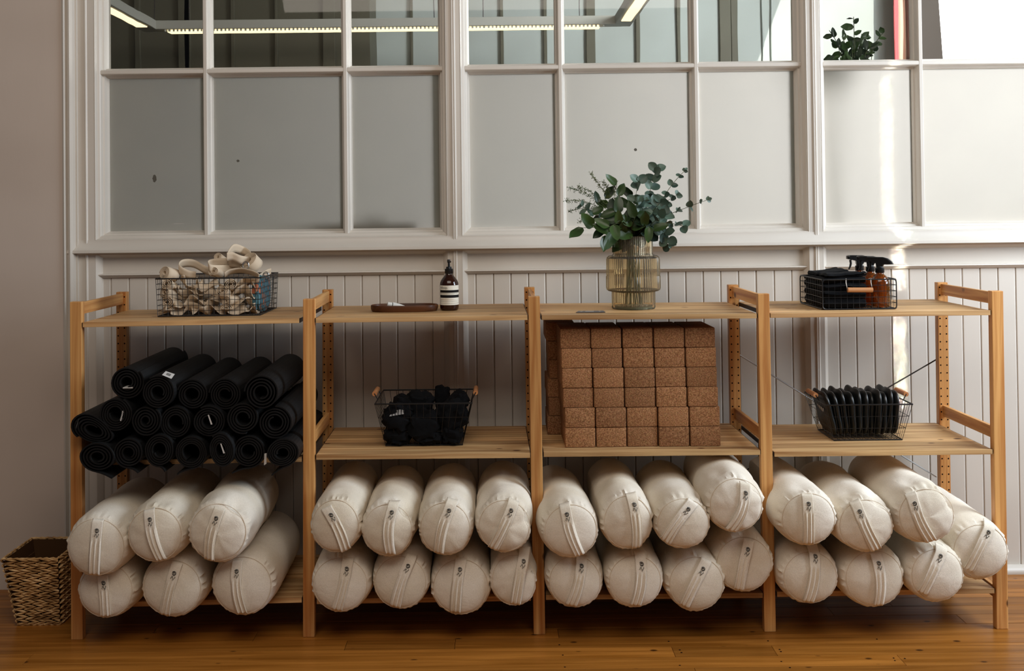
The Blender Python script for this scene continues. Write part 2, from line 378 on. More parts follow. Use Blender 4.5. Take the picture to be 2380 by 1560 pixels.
# sections: frieze panel, moulding, beadboard
secs = [(posts[0][1], posts[1][0]), (posts[1][1], posts[2][0]), (posts[2][1], 4.2)]
zA, zB, zC = Z(1150, 580, YW), Z(1150, 589, YW+.03), Z(1150, 625.6, YW+.03)
zD = Z(1150, 636.5, YW+.03)
zBase = 0
G = [258.5, 300.8, 343]+[343+k*41.77 for k in range(1, 10)]+[760.5, 801.5, 842, 883, 923.6, 964.5, 1005]+[1065.9, 1106.8, 1147.8, 1188.2, 1229, 1269.2, 1309.7]+[1309.7+k*40.7 for k in range(1, 9)]+[1675.9, 1717.4, 1758.5, 1800.5, 1841.2]+[1950, 1990, 2031.5, 2072.5, 2113.8, 2155, 2196.4, 2237.4, 2279, 2320.5, 2361.5, 2403, 2444, 2485, 2526]
gX = sorted(X(g, 670, YW+.032) for g in G)
for si, (a, b) in enumerate(secs):
    # moulding ramps: top, sides (down to the floor), rail between frieze and boards
    m = MB()
    m.extr_x([(YW, zA+.004), (YW, zA), (YW+.004, zA-.003), (YW+.02, zB+.004), (YW+.03, zB), (YW+.05, zB), (YW+.05, zA+.004)], a, b)
    part('moulding', m, 'paint', wall)
    ztri = .02
    part('moulding', MB().extr_z([(a, YW), (a+.003, YW), (a+.02, YW+.022), (a+.024, YW+.032), (a, YW+.034)], 0, zA), 'paint', wall)
    part('moulding', MB().extr_z([(b, YW), (b-.003, YW), (b-.02, YW+.022), (b-.024, YW+.032), (b, YW+.034)], 0, zA), 'paint', wall)
    part('frieze_panel', MB().box(a+.01, b-.01, YW+.03, YW+.05, zC-.002, zB+.003), 'paint', wall)
    part('panel_rail', MB().extr_x([(YW+.031, zC+.001), (YW+.010, zC-.002), (YW+.008, zC-.006), (YW+.022, zD+.003), (YW+.032, zD), (YW+.05, zD), (YW+.05, zC)], a+.003, b-.003), 'paint', wall)
    xs = [a+.004]+[g for g in gX if a+.03 < g < b-.01]+[b-.004]
    for x0, x1 in zip(xs[:-1], xs[1:]):
        y = YW+.031+random.uniform(0, .0012)
        pr = [(x0+.0002, y+.012), (x0+.0002, y+.005), (x0+.0018, y+.0006), (x0+.0026, y), (x1-.0075, y), (x1-.0065, y+.0003), (x1-.0010, y+.0045), (x1-.0003, y+.012)]
        part('board', MB().extr_z(pr, 0, zD+.003), 'paint', wall)
# base moulding
bz = Z(2370, 1318, YW)
struct('baseboard_back', MB().extr_x([(YW+.05, 0), (YW-.004, 0), (YW-.006, bz*.3), (YW-.003, bz*.6), (YW+.008, bz*.92), (YW+.02, bz), (YW+.05, bz)], XL, 5), 'paint', smooth=True)

# windows in the partition
zW0 = Z(1150, 549, YW); zG0 = Z(1150, 531, YW+.075)
zM0, zM1 = Z(1150, 167, YW+.07), Z(1150, 148.5, YW+.07)
YG = YW+.075
steps = [(0, 0), (.003, -.001), (.006, .004), (.008, .016), (.016, .020), (.020, .024), (.022, .040), (.029, .044), (.033, .062), (.038, .075), (.038, .10)]
def muntin_prof(c, hw=.0085, side=.0135, yf=YW+.022):
    return [(c-hw-side, YG+.012), (c-hw-side, YG-.002), (c-hw-side*.75, YG-.016), (c-hw-side*.4, YG-.020), (c-hw-side*.2, yf+.010), (c-hw, yf+.002), (c-hw*.7, yf), (c+hw*.7, yf), (c+hw, yf+.002), (c+hw+side*.2, yf+.010), (c+hw+side*.4, YG-.020), (c+hw+side*.75, YG-.016), (c+hw+side, YG-.002), (c+hw+side, YG+.012)]
mY = YW+.022
wins = [(1, posts[0][1], posts[1][0], [478, 803.5]), (2, posts[1][1], posts[2][0], [1304.5, 1620.5]), (3, posts[2][1], 4.0, [2143.5, 2480])]
for wi, a, b, mu in wins:
    m = MB().rings(a, b, zW0, 3.25, steps, YW)
    fr = part('window_%d' % wi, m, 'paint'); fr['kind'] = 'structure'
    mx = [X(p, 350, mY) for p in mu]
    for c in mx: part('muntin', MB().extr_z(muntin_prof(c), zG0-.03, 3.22), 'paint', fr, base=(0, 0, 0))
    zc = (Z(1150, 155, mY)+Z(1150, 160, mY))/2
    hp = [(y+.0007, z) for z, y in muntin_prof(zc)]
    part('glazing_bar', MB().extr_x(hp, a+.02, b-.02), 'paint', fr, base=(0, 0, 0))
    ed = [a+.03]+mx+[b-.03]
    for x0, x1 in zip(ed[:-1], ed[1:]):
        if x0 > 2.6: continue
        gz = MB().add([(x0, YG+.004, zG0-.01), (x1, YG+.004, zG0-.01), (x1, YG+.004, zc), (x0, YG+.004, zc)], [(0, 1, 2, 3)])
        part('frosted_pane', gz, 'frost', fr, base=(0, 0, 0), label='frosted glass pane')
        gz = MB().add([(x0, YG+.004, zc), (x1, YG+.004, zc), (x1, YG+.004, 3.22), (x0, YG+.004, 3.22)], [(0, 1, 2, 3)])
        part('clear_pane', gz, 'clear', fr, base=(0, 0, 0), label='wavy old clear glass pane')
# small marks on the glass
def blot(name, px, py, rx, ry, m, par):
    c = at(px, py, YG+.002); s = 1/((YG-CAM.y)/F)
    vs = [(c.x+rx/s*math.cos(2*PI*k/14)*(1+.2*math.sin(3*k)), YG+.0025, c.z+ry/s*math.sin(2*PI*k/14)) for k in range(14)]
    return part(name, MB().add(vs, [tuple(range(14))]), m, par, base=(0, 0, 0))
w1 = bpy.data.objects['window_1']; w2 = bpy.data.objects['window_2']
M['smudge'] = mat('glass_smudge', srgb(96, 92, 84), .8, .1)
blot('smudge', 359, 415, 4.5, 9, 'smudge', w1); blot('scratch', 415, 520, 14, 1.0, 'tag', w1); blot('smudge', 553, 374, 3.5, 3, 'smudge', w1); blot('smudge', 1477, 348, 3.5, 3.5, 'smudge', w2)

# ------------------------------------------------------------------ the room behind the partition
YB = 4.6
struct('floor_beyond', MB().box(-4, 6, YW+.12, YB+.2, -.05, 0), 'brown')
struct('ceiling_beyond', MB().box(-4, 6, YW+.12, YB+.2, 4.6, 4.7), 'ceil')
wb = struct('wall_beyond', MB().box(X(872, 60, YB), 6, YB, YB+.1, 0, 4.7), 'teal')
wo = struct('wall_beyond_left', MB().box(-4, X(866, 60, YB-.5), YB-.5, YB+.1, 0, 4.7), 'olive')
struct('wall_far_left', MB().box(-4.1, -4, YW, YB+.1, 0, 4.7), 'olive')
for px, hw_ in [(344, 6), (449, 14), (558, 4), (655, 3), (775, 14), (455, 6)]:
    c = X(px, 60, YB-.5); part('wall_batten', MB().box(c-hw_/310, c+hw_/310, YB-.525, YB-.5, 0, 4.7, .004), 'olive', wo, base=(0, 0, 0))
for px, hw_ in [(962, 3), (1166, 4), (1263, 4), (1366, 10), (1472, 4), (1565, 4), (1700, 14), (1722, 8), (1790, 2), (1812, 2)]:
    c = X(px, 60, YB); part('wall_batten', MB().box(c-hw_/300, c+hw_/300, YB-.03, YB, 0, 4.7, .004), 'olive' if hw_ > 2 else 'teal', wb, base=(0, 0, 0))
for px in [2235, 2262, 2278, 2303, 2340, 2352]:
    c = X(px, 60, YB); part('wall_batten', MB().box(c-.006, c+.006, YB-.014, YB, 0, 4.7), 'olive', wb, base=(0, 0, 0))
# dark door post and curtain near the glass
dp = MB().box(X(2086, 60, 4.2), X(2212, 60, 4.2), 4.2, 4.36, 0, 4.6, .006)
tag(part('timber_post', dp, 'brown'), 'wide dark brown timber post seen through the clear glass at the right', 'post')
cu = root('curtain', 'peach curtain with a red edge hanging beside the dark post behind the glass', 'curtain', at(2070, 60, 4.3))
def drape(xa, xb, m, nm):
    q = MB(); n = 24; vs = []
    for z in (0.03, 4.55):
        for i in range(n+1):
            x = xa+(xb-xa)*i/n; vs.append((x, 4.3+.012*math.sin(i*1.7), z))
    q.add(vs, [(i, i+1, n+1+i+1, n+1+i) for i in range(n)]); 
    o = part(nm, q, m, cu, True); md = o.modifiers.new('t', 'SOLIDIFY'); md.thickness = .003
drape(X(2052, 60, 4.3), X(2062, 60, 4.3), 'red', 'edge_band'); drape(X(2062, 60, 4.3), X(2092, 60, 4.3), 'peach', 'cloth')
# suspended light: three runs round a corner
LZ = at(900, 75, 3.5).z
lx0 = X(372, 73, 3.5); lx1 = X(1437, 72, 3.5)
lr = root('pendant_light', 'grey U-shaped linear ceiling light with glowing louvred strip, hanging behind the glass', 'ceiling light', ((lx0+lx1)/2, 3.5, LZ))
for nm, bb in [('housing', (lx0-.07, lx1+.07, 3.44, 3.56)), ('housing', (lx0-.07, lx0+.05, 1.4, 3.44)), ('housing', (lx1-.05, lx1+.07, 1.4, 3.44))]:
    x0, x1, y0, y1 = bb
    part(nm, MB().box(x0, x1, y0, y1, LZ, LZ+.06, .006), 'lamp_grey', lr)
part('light_strip', MB().box(lx0+.12, lx1-.15, 3.46, 3.54, LZ-.018, LZ-.002), 'tubelight', lr)
part('light_strip', MB().box(lx0-.045, lx0+.02, 1.45, 3.32, LZ-.006, LZ+.001), 'tubelight', lr)
part('light_strip', MB().box(lx1-.02, lx1+.045, 1.45, 3.3, LZ-.006, LZ+.001), 'tubelight', lr)
m = MB(); x = lx0+.1
while x < lx1-.12: m.box(x, x+.012, 3.452, 3.459, LZ-.014, LZ); x += .027
part('louvre', m, 'lamp_grey', lr, kind='stuff')
for px in (378, 457, 1012, 1125, 1343): 
    x = X(px, 70, 3.5); part('hanging_wire', MB().tube([(x, 3.5, LZ+.055), (x, 3.5, 4.6)], .003, 5), 'dark_steel', lr)
# things standing behind the frosted glass
lg = tag(part('ledge', MB().box(-2.2, 3.0, YG+.03, YG+.42, zG0-.30, zG0-.27, .003), 'olive'), 'painted ledge running behind the frosted glass', 'shelf')
bxc = MB().box(X(778, 530, YG+.06), X(1003, 530, YG+.06), YG+.05, YG+.2, zG0-.27, Z(900, 512, YG+.06), .006)
tag(part('storage_box', bxc, 'wire'), 'long dark box seen blurred through the frosted glass', 'box')
c = at(962, 512, YG+.12)
tag(part('jar', MB().lathe([(0, 0), (.028, 0), (.03, .004), (.03, .02), (.022, .03), (.022, .038), (0, .038)], (c.x, c.y, Z(900, 512, YG+.06)), 20), 'wire', smooth=True), 'small dark jar standing on the long box behind the frosted glass', 'jar')

# ------------------------------------------------------------------ shelving
PWID = .0425; PD = .032; D2 = .468; H = 1.24
fb = [(165, 1491), (704.1, 1482.6), (1240.5, 1475), (1776.9, 1468.7), (2317, 1460)]
ft = [(162, 706.3), (704.1, 695.9), (1227.7, 688.7), (1761.5, 682.6), (2305, 677.3)]
rt_px = [(269.7, 681.5), (748.9, 671.8), (1218.5, 665), (1692.8, 660.5), (2178.9, 657)]
XB = [X(x, y, 0) for x, y in fb]; XT = [X(x, y, 0) for x, y in ft]; XRT = [X(x, y, D2) for x, y in rt_px]
XRB = [XRT[i]+(XB[i]-XT[i])*.9 for i in range(5)]
def skew(m, f):
    m.v = [f(v) for v in m.v]; return m
side_lab = ['leftmost pine shelf upright, beside the woven basket', 'pine shelf upright between the black mats and the lower wire basket', 'pine shelf upright in the middle, left of the cork blocks', 'pine shelf upright right of the cork blocks', 'rightmost pine shelf upright at the open end']
ZR = [(1.190, 1.234), (.690, .734), (.098, .142)]
for i in range(5):
    xb, xt = XB[i], XT[i]; rb, rtp = XRB[i], XRT[i]
    r = root('shelf_ladder', side_lab[i], 'shelf upright', (xb+PWID/2, D2/2, 0), 'ladder uprights of the pine shelving')
    fx = lambda z: xb+(xt-xb)*z/H
    rx = lambda z: rb+(rtp-rb)*z/H
    part('post', skew(MB().box(0, PWID, 0, PD, 0, H, .0022), lambda v: (v[0]+fx(v[2]), v[1], v[2])), 'pine_z', r)
    part('post', skew(MB().box(0, PWID, D2, D2+PD, 0, H, .0022), lambda v: (v[0]+rx(v[2]), v[1], v[2])), 'pine_z', r)
    for z0, z1 in ZR:
        def f(v, z0=z0):
            t_ = (v[1]-PD)/(D2-PD); return (v[0]+fx(v[2])*(1-t_)+rx(v[2])*t_, v[1], v[2])
        part('rail', skew(MB().box(.0145, .029, PD-.004, D2+.004, z0, z1, .0015), f), 'pine_y', r)
    m = MB(); z = 1.22
    while z > .05:
        for hx in (PWID/2-.013, PWID/2+.013):
            c = (rx(z)+hx, D2-.0004, z); n_ = 10
            m.add([(c[0]+.0032*math.cos(2*PI*k/n_), c[1], c[2]+.0032*math.sin(2*PI*k/n_)) for k in range(n_)], [tuple(range(n_))])
        z -= .032
    part('peg_holes', m, 'hole', r, kind='stuff')
# shelves: five glued staves each, ends given where they meet the uprights
tops = [((191.6, 749.8), (695, 740)), ((733.5, 739.6), (1226, 732.8)), ((1259, 732.8), (1759, 729)), ((1791, 727.8), (2302.6, 721.5))]
mids = [((197, 1071), (701, 1062.8)), ((734.5, 1057.9), (1233, 1053.3)), ((1263.7, 1051.3), (1767.5, 1046.6)), ((1800.3, 1051), (2307.3, 1045.3))]
bots = [((199, 1402), (701, 1390)), ((736, 1393.5), (1233.8, 1385.6)), ((1269, 1383.7), (1773, 1379)), ((1806.5, 1377), (2311.5, 1368.6))]
bayn = ['leftmost bay', 'second bay from the left', 'third bay, with the cork blocks', 'rightmost bay']
lab = {0: ['top pine shelf under the basket of cotton straps', 'top pine shelf under the pump bottle and walnut tray', 'top pine shelf under the amber vase', 'top pine shelf under the spray bottle basket'],
       1: ['middle pine shelf under the rolled black mats', 'middle pine shelf under the basket of black pouches', 'middle pine shelf under the cork blocks', 'middle pine shelf under the basket of black pads'],
       2: ['bottom pine shelf under the six bolsters at the left', 'bottom pine shelf under the bolsters of the second bay', 'bottom pine shelf under the bolsters below the cork blocks', 'bottom pine shelf under the bolsters at the right end']}
TH = .018; ZS = {}
for lv, rowp in enumerate((tops, mids, bots)):
    for b, (pl, pr_) in enumerate(rowp):
        A, B = at(*pl, 0), at(*pr_, 0); ZS[(lv, b)] = (A, B)
        zl = (XB[b]+(XT[b]-XB[b])*A.z/H, XB[b+1]+(XT[b+1]-XB[b+1])*A.z/H)
        x0 = max(A.x, zl[0]+PWID+.002); x1 = min(B.x, zl[1]-.002)
        r = root('shelf_board', lab[lv][b], 'shelf', ((x0+x1)/2, .25, (A.z+B.z)/2-TH), 'pine shelf boards')
        dx = ((XRT[b]-XT[b])+(XRT[b+1]-XT[b+1]))/2
        n_ = 7; wd = .498/n_
        for k in range(n_):
            q = MB().box(x0, x1, .001+wd*k+.0002, .001+wd*(k+1)-.0002, -TH, random.uniform(-.0003, 0), .0012)
            def f(v):
                t_ = (v[0]-x0)/(x1-x0); return (v[0]+dx*v[1]/.5, v[1], v[2]+A.z+(B.z-A.z)*t_)
            part('plank', skew(q, f), 'pine_x', r)
        for xe in (x0-.0025, x1+.0005):
            q = MB().box(xe, xe+.002, .004, .495, -TH*.95, -.001)
            part('end_strip', skew(q, lambda v: (v[0]+dx*v[1]/.5, v[1], v[2]+(A.z if xe < (x0+x1)/2 else B.z))), 'dark_steel', r)
def shelf_z(lv, b, x):
    A, B = ZS[(lv, b)]; return A.z+(B.z-A.z)*(x-A.x)/(B.x-A.x)
# steel cross brace behind the last bay
cb = root('cross_brace', 'thin steel cross brace wires behind the rightmost shelf bay', 'brace', at(1950, 965, .505))
p = [at(1718, 825, .503), at(2176, 1109, .503), at(2176, 836, .507), at(1716, 1104, .507)]
part('brace_rod', MB().tube([p[0], p[1]], .003, 8), 'steel', cb, True); part('brace_rod', MB().tube([p[2], p[3]], .003, 8), 'dark_steel', cb, True)

# ------------------------------------------------------------------ bolsters
SCB = 2489.26
# cx, cy, rx, ry (picture size of the end), strap top, strap bottom, bay, label
B_ = [
 (235, 1262, 75, 75, (227, 1208), (219, 1337), 'bolster at the far left of the upper row, hanging past the first upright', .3),
 (370, 1233, 71, 71, (346, 1184), (376, 1303), 'second bolster of the upper row in the left bay, its strap bending right', .6),
 (515, 1228, 75, 76, (511, 1181), (486, 1303), 'third bolster of the upper row in the left bay, dented beside its strap', 1),
 (257, 1362, 71, 71, (240, 1336), (246, 1433), 'bolster on the bottom shelf nearest the woven basket', .2),
 (409, 1356, 77, 74, (412, 1308), (382, 1430), 'middle bolster on the bottom shelf of the left bay', .2),
 (571, 1350, 77, 76, (552, 1303), (563, 1427), 'right-hand bolster on the bottom shelf of the left bay', .2),
 (784, 1213, 62, 69, (758, 1179), (804, 1282), 'upper-row bolster right of the second upright, strap slanting down right', .4),
 (905, 1222, 64, 68, (916, 1168), (908, 1289), 'second upper bolster in the second bay, creased on its right side', 1),
 (1036, 1219, 66, 69, (1052, 1164), (1020, 1287), 'third bolster of the upper row in the second bay', .7),
 (1172, 1213, 68, 68, (1195, 1164), (1145, 1277), 'upper-row bolster left of the middle upright, heavily creased above', 1),
 (795, 1348, 72, 71, (809, 1298), (782, 1419), 'bottom-shelf bolster right of the second upright', .2),
 (933, 1343, 69, 69, (957, 1293), (918, 1411), 'second bolster on the bottom shelf of the second bay', .2),
 (1072, 1353, 73, 73, (1072, 1299), (1058, 1424), 'largest-looking bolster on the bottom shelf of the second bay', .2),
 (1194, 1338, 58, 67, (1221, 1281), (1198, 1405), 'narrow squashed bottom-shelf bolster left of the middle upright', 1),
 (1325, 1224, 70, 69, (1312, 1172), (1349, 1292), 'upper-row bolster right of the middle upright under the cork blocks', .3),
 (1455, 1205, 63, 70, (1467, 1149), (1481, 1275), 'second bolster of the upper row under the cork blocks, strap upright', .6),
 (1583, 1207, 69, 65, (1612, 1166), (1545, 1262), 'third bolster of the upper row under the cork blocks, strap strongly slanted', .5),
 (1704, 1165, 70, 70, (1731, 1122), (1697, 1235), 'highest bolster, crumpled, left of the fourth upright', 1),
 (1334, 1341, 68, 68, (1352, 1292), (1327, 1408), 'bottom-shelf bolster right of the middle upright', .2),
 (1472, 1340, 69, 68, (1488, 1287), (1477, 1408), 'second bolster on the bottom shelf under the cork blocks', .3),
 (1613, 1346, 72, 71, (1643, 1301), (1590, 1410), 'third bolster on the bottom shelf under the cork blocks', .2),
 (1722, 1301, 73, 72, (1741, 1253), (1717, 1371), 'bolster raised above the bottom shelf against the fourth upright', .2),
 (1870, 1197, 71, 68, (1876, 1149), (1879, 1265), 'upper-row bolster right of the fourth upright', .4),
 (2002, 1212, 71, 68, (1988, 1166), (2038, 1280), 'second bolster of the upper row in the right bay, puckered above its strap', 1),
 (2141, 1189, 73, 70, (2118, 1148), (2165, 1259), 'third bolster of the upper row in the right bay, wrinkled at top right', .9),
 (1874, 1332, 71, 68, (1893, 1267), (1878, 1400), 'bottom-shelf bolster right of the fourth upright', .2),
 (2021, 1334, 76, 74, (2034, 1285), (2042, 1408), 'middle bolster on the bottom shelf of the right bay', .2),
 (2166, 1326, 69, 69, (2193, 1272), (2143, 1380), 'third bolster on the bottom shelf of the right bay, strap slanted', .2),
 (2265, 1272, 72, 71, (2305, 1216), (2249, 1325), 'rightmost bolster, lying against the last upright', .3)]
def capdepth(q):
    """how far the stuffed end stands back at radius fraction q"""
    return .004+.020*q**2.2 if q < .84 else .004+.020*.84**2.2
def logo(c, ux, uz, s, nrm):
    """spiral head with three trailing strokes, printed"""
    m = MB(); P = lambda a, b: c+ux*a*s+uz*b*s+nrm*.0005
    pts = []
    for i in range(34):
        a = i/33*4.6*PI; r_ = .12+.40*i/33; pts.append(P(r_*math.cos(a+.8), .55+r_*math.sin(a+.8)))
    m.tube(pts, .0008, 4)
    for dx_, l_, k_ in ((-.35, .7, .12), (.0, 1.0, -.12), (.36, .75, .14)):
        m.tube([P(dx_+k_*math.sin(j*1.5), -.02-l_*j/4) for j in range(5)], .0008, 4)
    return m
rnd = random.Random(11)
BI = []
for bi, bb in enumerate(B_):
    cx, cy, prx, pry = bb[:4]
    top = cy < 1290; Yf = (-.20 if top else -.135)-rnd.uniform(0, .02)
    if bi in (21, 28): Yf = -.115
    c = at(cx, cy, Yf+.07); sc = (c.y-CAM.y)/SCB
    bay = 0 if bi < 6 else 1 if bi < 14 else 2 if bi < 22 else 3
    BI.append((c, prx*sc, pry*sc, Yf, bay, top or bi in (21, 28)))
def shape_verts(bi, vs):
    c, Rx, Rz, Yf, bay, top = BI[bi]; out = []
    for (x, y, z) in vs:
        for bj, (c2, X2, Z2, Y2, b2_, t2) in enumerate(BI):
            if bj == bi or b2_ != bay: continue
            dx, dz = (x-c2.x)/X2, (z-c2.z)/Z2
            if abs(c2.x-c.x) > .3: continue
            both = (t2 == top)
            lower_j = (c2.z > c.z+.06 and bj not in (21, 28)) or bi in (21, 28)
            if lower_j and y > Y2+.02:
                dd = math.hypot(dx, dz)
                k_ = min(1, (y-Y2)/.09)**.4
                if dd < k_ and dd > .05:
                    x, z = c2.x+dx/dd*k_*X2, c2.z+dz/dd*k_*Z2
            elif abs(c2.z-c.z) <= .06:
                sgn = 1 if c2.x > c.x else -1
                R1, R2_ = Rx, X2; D_ = abs(c2.x-c.x)
                if D_ < R1+R2_:
                    lim = c.x+sgn*(D_*R1/(R1+R2_))-sgn*.001
                    if (x-lim)*sgn > 0 and y > Yf+.05: x = lim+(x-lim)*.08
        zz = shelf_z(2, bay, x)
        f_ = min(1, max(0, (y+.03)/.03))
        if z < zz and y > -.03: z = z+(zz+.001-z)*f_
        for pi_ in (bay, bay+1):
            xl_ = XB[pi_]+(XT[pi_]-XB[pi_])*z/H
            if y > -.03:
                if pi_ == bay and x < xl_+PWID+.002: x = x+(xl_+PWID+.002-x)*f_
                if pi_ == bay+1 and x > xl_-.002: x = x+(xl_-.002-x)*f_
        out.append((x, y, z))
    return out
for bi, (cx, cy, prx, pry, s0, s1, lb, mess) in enumerate(B_):
    c, Rx, Rz, Yf, bay_, top_ = BI[bi]; Rm = (Rx+Rz)/2; sc = (c.y-CAM.y)/SCB
    yaw_ = {14: .05, 17: -.02, 28: -.03, 24: -.02}.get(bi, 0)+rnd.uniform(-.015, .015)
    L = .615
    nA = 96
    prof = [(0, 0), (.2, .0005), (.4, .003), (.6, .008), (.74, .014), (.82, .019), (.845, .0225), (.86, .0235), (.885, .027), (.92, .037), (.95, .05), (.975, .068), (.99, .09), (1, .12)]
    prof = [(a, b_) for a, b_ in prof]+[(1, .12+(L-.24)*k/14) for k in range(1, 15)]+[(.99, L-.09), (.96, L-.055), (.88, L-.027), (.8, L-.018), (.5, L-.005), (0, L)]
    off = Vector((bi*3.7, bi*1.9, 0))
    vs = []; fs = []
    ph = rnd.uniform(0, 6)
    dents = []
    if mess >= .9: dents = [(rnd.uniform(.2, 1.1), .055, .030, .30), (rnd.uniform(1.7, 2.6), .10, .014, .3), (rnd.uniform(-.4, .2), .09, .020, .28)]
    elif mess >= .4: dents = [(rnd.uniform(.6, 2.4), .08, .012, .3)]
    for (q, y) in prof:
        for k in range(nA):
            a = 2*PI*k/nA; r_ = q
            amp = 0
            if q > .8 and y < .16:                      # gathers fanning out from the seam
                g = (noise.noise(Vector((math.cos(a)*9, math.sin(a)*9, ph)))+.9*noise.noise(Vector((math.cos(a)*21, math.sin(a)*21, ph+5))))
                e = math.exp(-((y-.036)/.022)**2)
                amp += g*.0062*e*(1 if math.sin(a) > -.2 else .5)*(1 if y > .0235 else .2)
            if .80 < q < .87 and y < .03: amp -= .0012
            p3 = Vector((math.cos(a)*1.5, math.sin(a)*1.5, y*9))+off
            amp += noise.noise(p3)*(.0022+.0035*mess)*min(1, y/.03)
            if y > .03: amp += noise.noise(Vector((math.cos(a)*1.3, math.sin(a)*1.3, y*38))+off)*(.0012+.004*max(0, mess-.3))
            dd = 0
            for (da, dy, dr, dw) in dents:
                ang = (a-da+PI) % (2*PI)-PI
                dd += dr*math.exp(-(ang/dw)**2-((y-dy)/.035)**2)
            x = math.cos(a)*(Rx*r_+amp-dd); z = math.sin(a)*(Rz*r_+amp-dd)
            yy = y+(.3*dd if q < .9 else 0)
            if q < .84: yy += noise.noise(Vector((x*14, z*14, bi*2.3)))*.004*(1-q)+ .004*mess*noise.noise(Vector((x*30, z*30, bi)))
            tpr = yy+Yf
            vs.append((c.x+x-math.sin(yaw_)*yy, tpr, c.z+z))
    for i in range(len(prof)-1):
        fs += [(i*nA+k, i*nA+(k+1) % nA, (i+1)*nA+(k+1) % nA, (i+1)*nA+k) for k in range(nA)]
    base = Vector((c.x, Yf+L/2, c.z-Rz))
    r = root('bolster', 'cream canvas '+lb, 'bolster', base, 'cream canvas bolsters')
    bo = part('cover', MB().add(shape_verts(bi, vs), fs), 'canvas', r, True)
    # stitched seam round the end
    sm = [(c.x+math.cos(2*PI*k/64)*Rx*.848, Yf+.0225, c.z+math.sin(2*PI*k/64)*Rz*.848) for k in range(64)]
    part('seam', MB().tube(sm, .0010, 5, closed=True), 'strap_cotton', r, True)
    # carrying strap
    P0 = at(*s0, Yf+.01); P1 = at(*s1, Yf+.01)
    a0 = Vector(((P0.x-c.x), (P0.z-c.z))); a1 = Vector(((P1.x-c.x), (P1.z-c.z)))
    nS, nW = 26, 11; wdt = .0195
    d2 = (a1-a0).normalized(); nr = Vector((-d2.y, d2.x))
    if nr.x < 0: nr = -nr
    sv = []; bow = rnd.uniform(-.008, .008)*(1+mess)
    for i in range(nS+1):
        t_ = i/nS; ctr = a0.lerp(a1, t_)+nr*bow*math.sin(PI*t_)
        pl = min(1, max(0, (t_-.30)/.12))
        for j in range(nW):
            u = -1+2*j/(nW-1); pt = ctr+nr*u*wdt*(1-.10*pl*(.5+.5*math.cos(t_*5+bi)))
            q = math.hypot(pt.x/Rx, pt.y/Rz)
            y = capdepth(min(q, .84)) if q < .84 else .0175+(q-.84)*.16
            lift = .0060+.004*math.sin(PI*t_)*(.5+mess*.4)
            y -= lift+(.004 if bi in (21, 28) else 0)+pl*.0030*(math.cos(u*PI*2.6+bi)) 
            if t_ < .03 or t_ > .97: y += .003
            sv.append((c.x+pt.x-math.sin(yaw_)*0, Yf+y-.002, c.z+pt.y))
    sf = [(i*nW+j, i*nW+j+1, (i+1)*nW+j+1, (i+1)*nW+j) for i in range(nS) for j in range(nW-1)]
    st = part('strap', MB().add(sv, sf), 'canvas', r, True)
    md = st.modifiers.new('thick', 'SOLIDIFY'); md.thickness = .0022; md.offset = 0
    # printed mark near the upper end
    i0 = 6; cc = Vector(sv[i0*nW+nW//2]); uz = (Vector(sv[(i0-2)*nW+nW//2])-Vector(sv[(i0+2)*nW+nW//2])).normalized(); ux = Vector((nr.x, 0, nr.y)).normalized()
    nm = ux.cross(uz).normalized()
    if nm.y > 0: nm = -nm
    sub('printed_mark', logo(cc+nm*.0018+ux*.002, ux, uz, .0155, nm), 'ink', st, base, label='small black spiral mark')

# ------------------------------------------------------------------ rolled mats
mats = [
 (295, 889, 38, 37, 0, 0, 'topmost at the left of the rolled black mats, white tag inside', 'in'),
 (367, 912, 37, 37, 0, 0, 'rolled black mat in the top row, white size label on its upper edge', 'out'),
 (447, 917, 35, 34, 0, 0, 'third rolled black mat of the top row', 0),
 (523, 917, 36, 36, 0, 0, 'fourth rolled black mat of the top row', 0),
 (608, 913, 39, 39, 0, 0, 'rightmost rolled black mat of the top row, beside the upright', 0),
 (216, 1000, 51, 30, -25, 0, 'squashed flat black mat roll at the far left of the pile', 'left'),
 (268, 963, 37, 38, 0, 0, 'first round black mat roll of the middle row, curved white tag inside', 'in2'),
 (339, 978, 34, 35, 0, 0, 'second round black mat roll of the middle row, tightly wound', 0),
 (409, 982, 35, 37, 0, 0, 'black mat roll with a wide open core, centre of the middle row', 0),
 (485, 980, 37, 35, 0, 0, 'black mat roll of the middle row with a straight white tag', 'in3'),
 (565, 972, 36, 35, 0, 0, 'black mat roll of the middle row, second from the upright', 0),
 (639, 983, 38, 37, 0, 0, 'rightmost black mat roll of the middle row', 0),
 (227, 1063, 41, 33, -8, .055, 'bottom-row black mat roll at the left, ribbed flap hanging to the right', 0),
 (299, 1053, 34, 34, 0, .035, 'second black mat roll of the bottom row', 0),
 (371, 1047, 33, 37, 0, .02, 'third black mat roll of the bottom row, loosely wound', 0),
 (443, 1052, 36, 37, 0, -.05, 'fourth black mat roll of the bottom row, wide hollow core', 0),
 (514, 1047, 28, 39, 10, 0, 'narrow tall black mat roll of the bottom row, white tag inside', 'in3'),
 (577, 1050, 37, 37, 0, -.06, 'black mat roll of the bottom row with a white tag at its right edge', 'right'),
 (656, 1053, 37, 32, 15, -.055, 'last black mat roll of the bottom row, flap hanging down left', 0)]
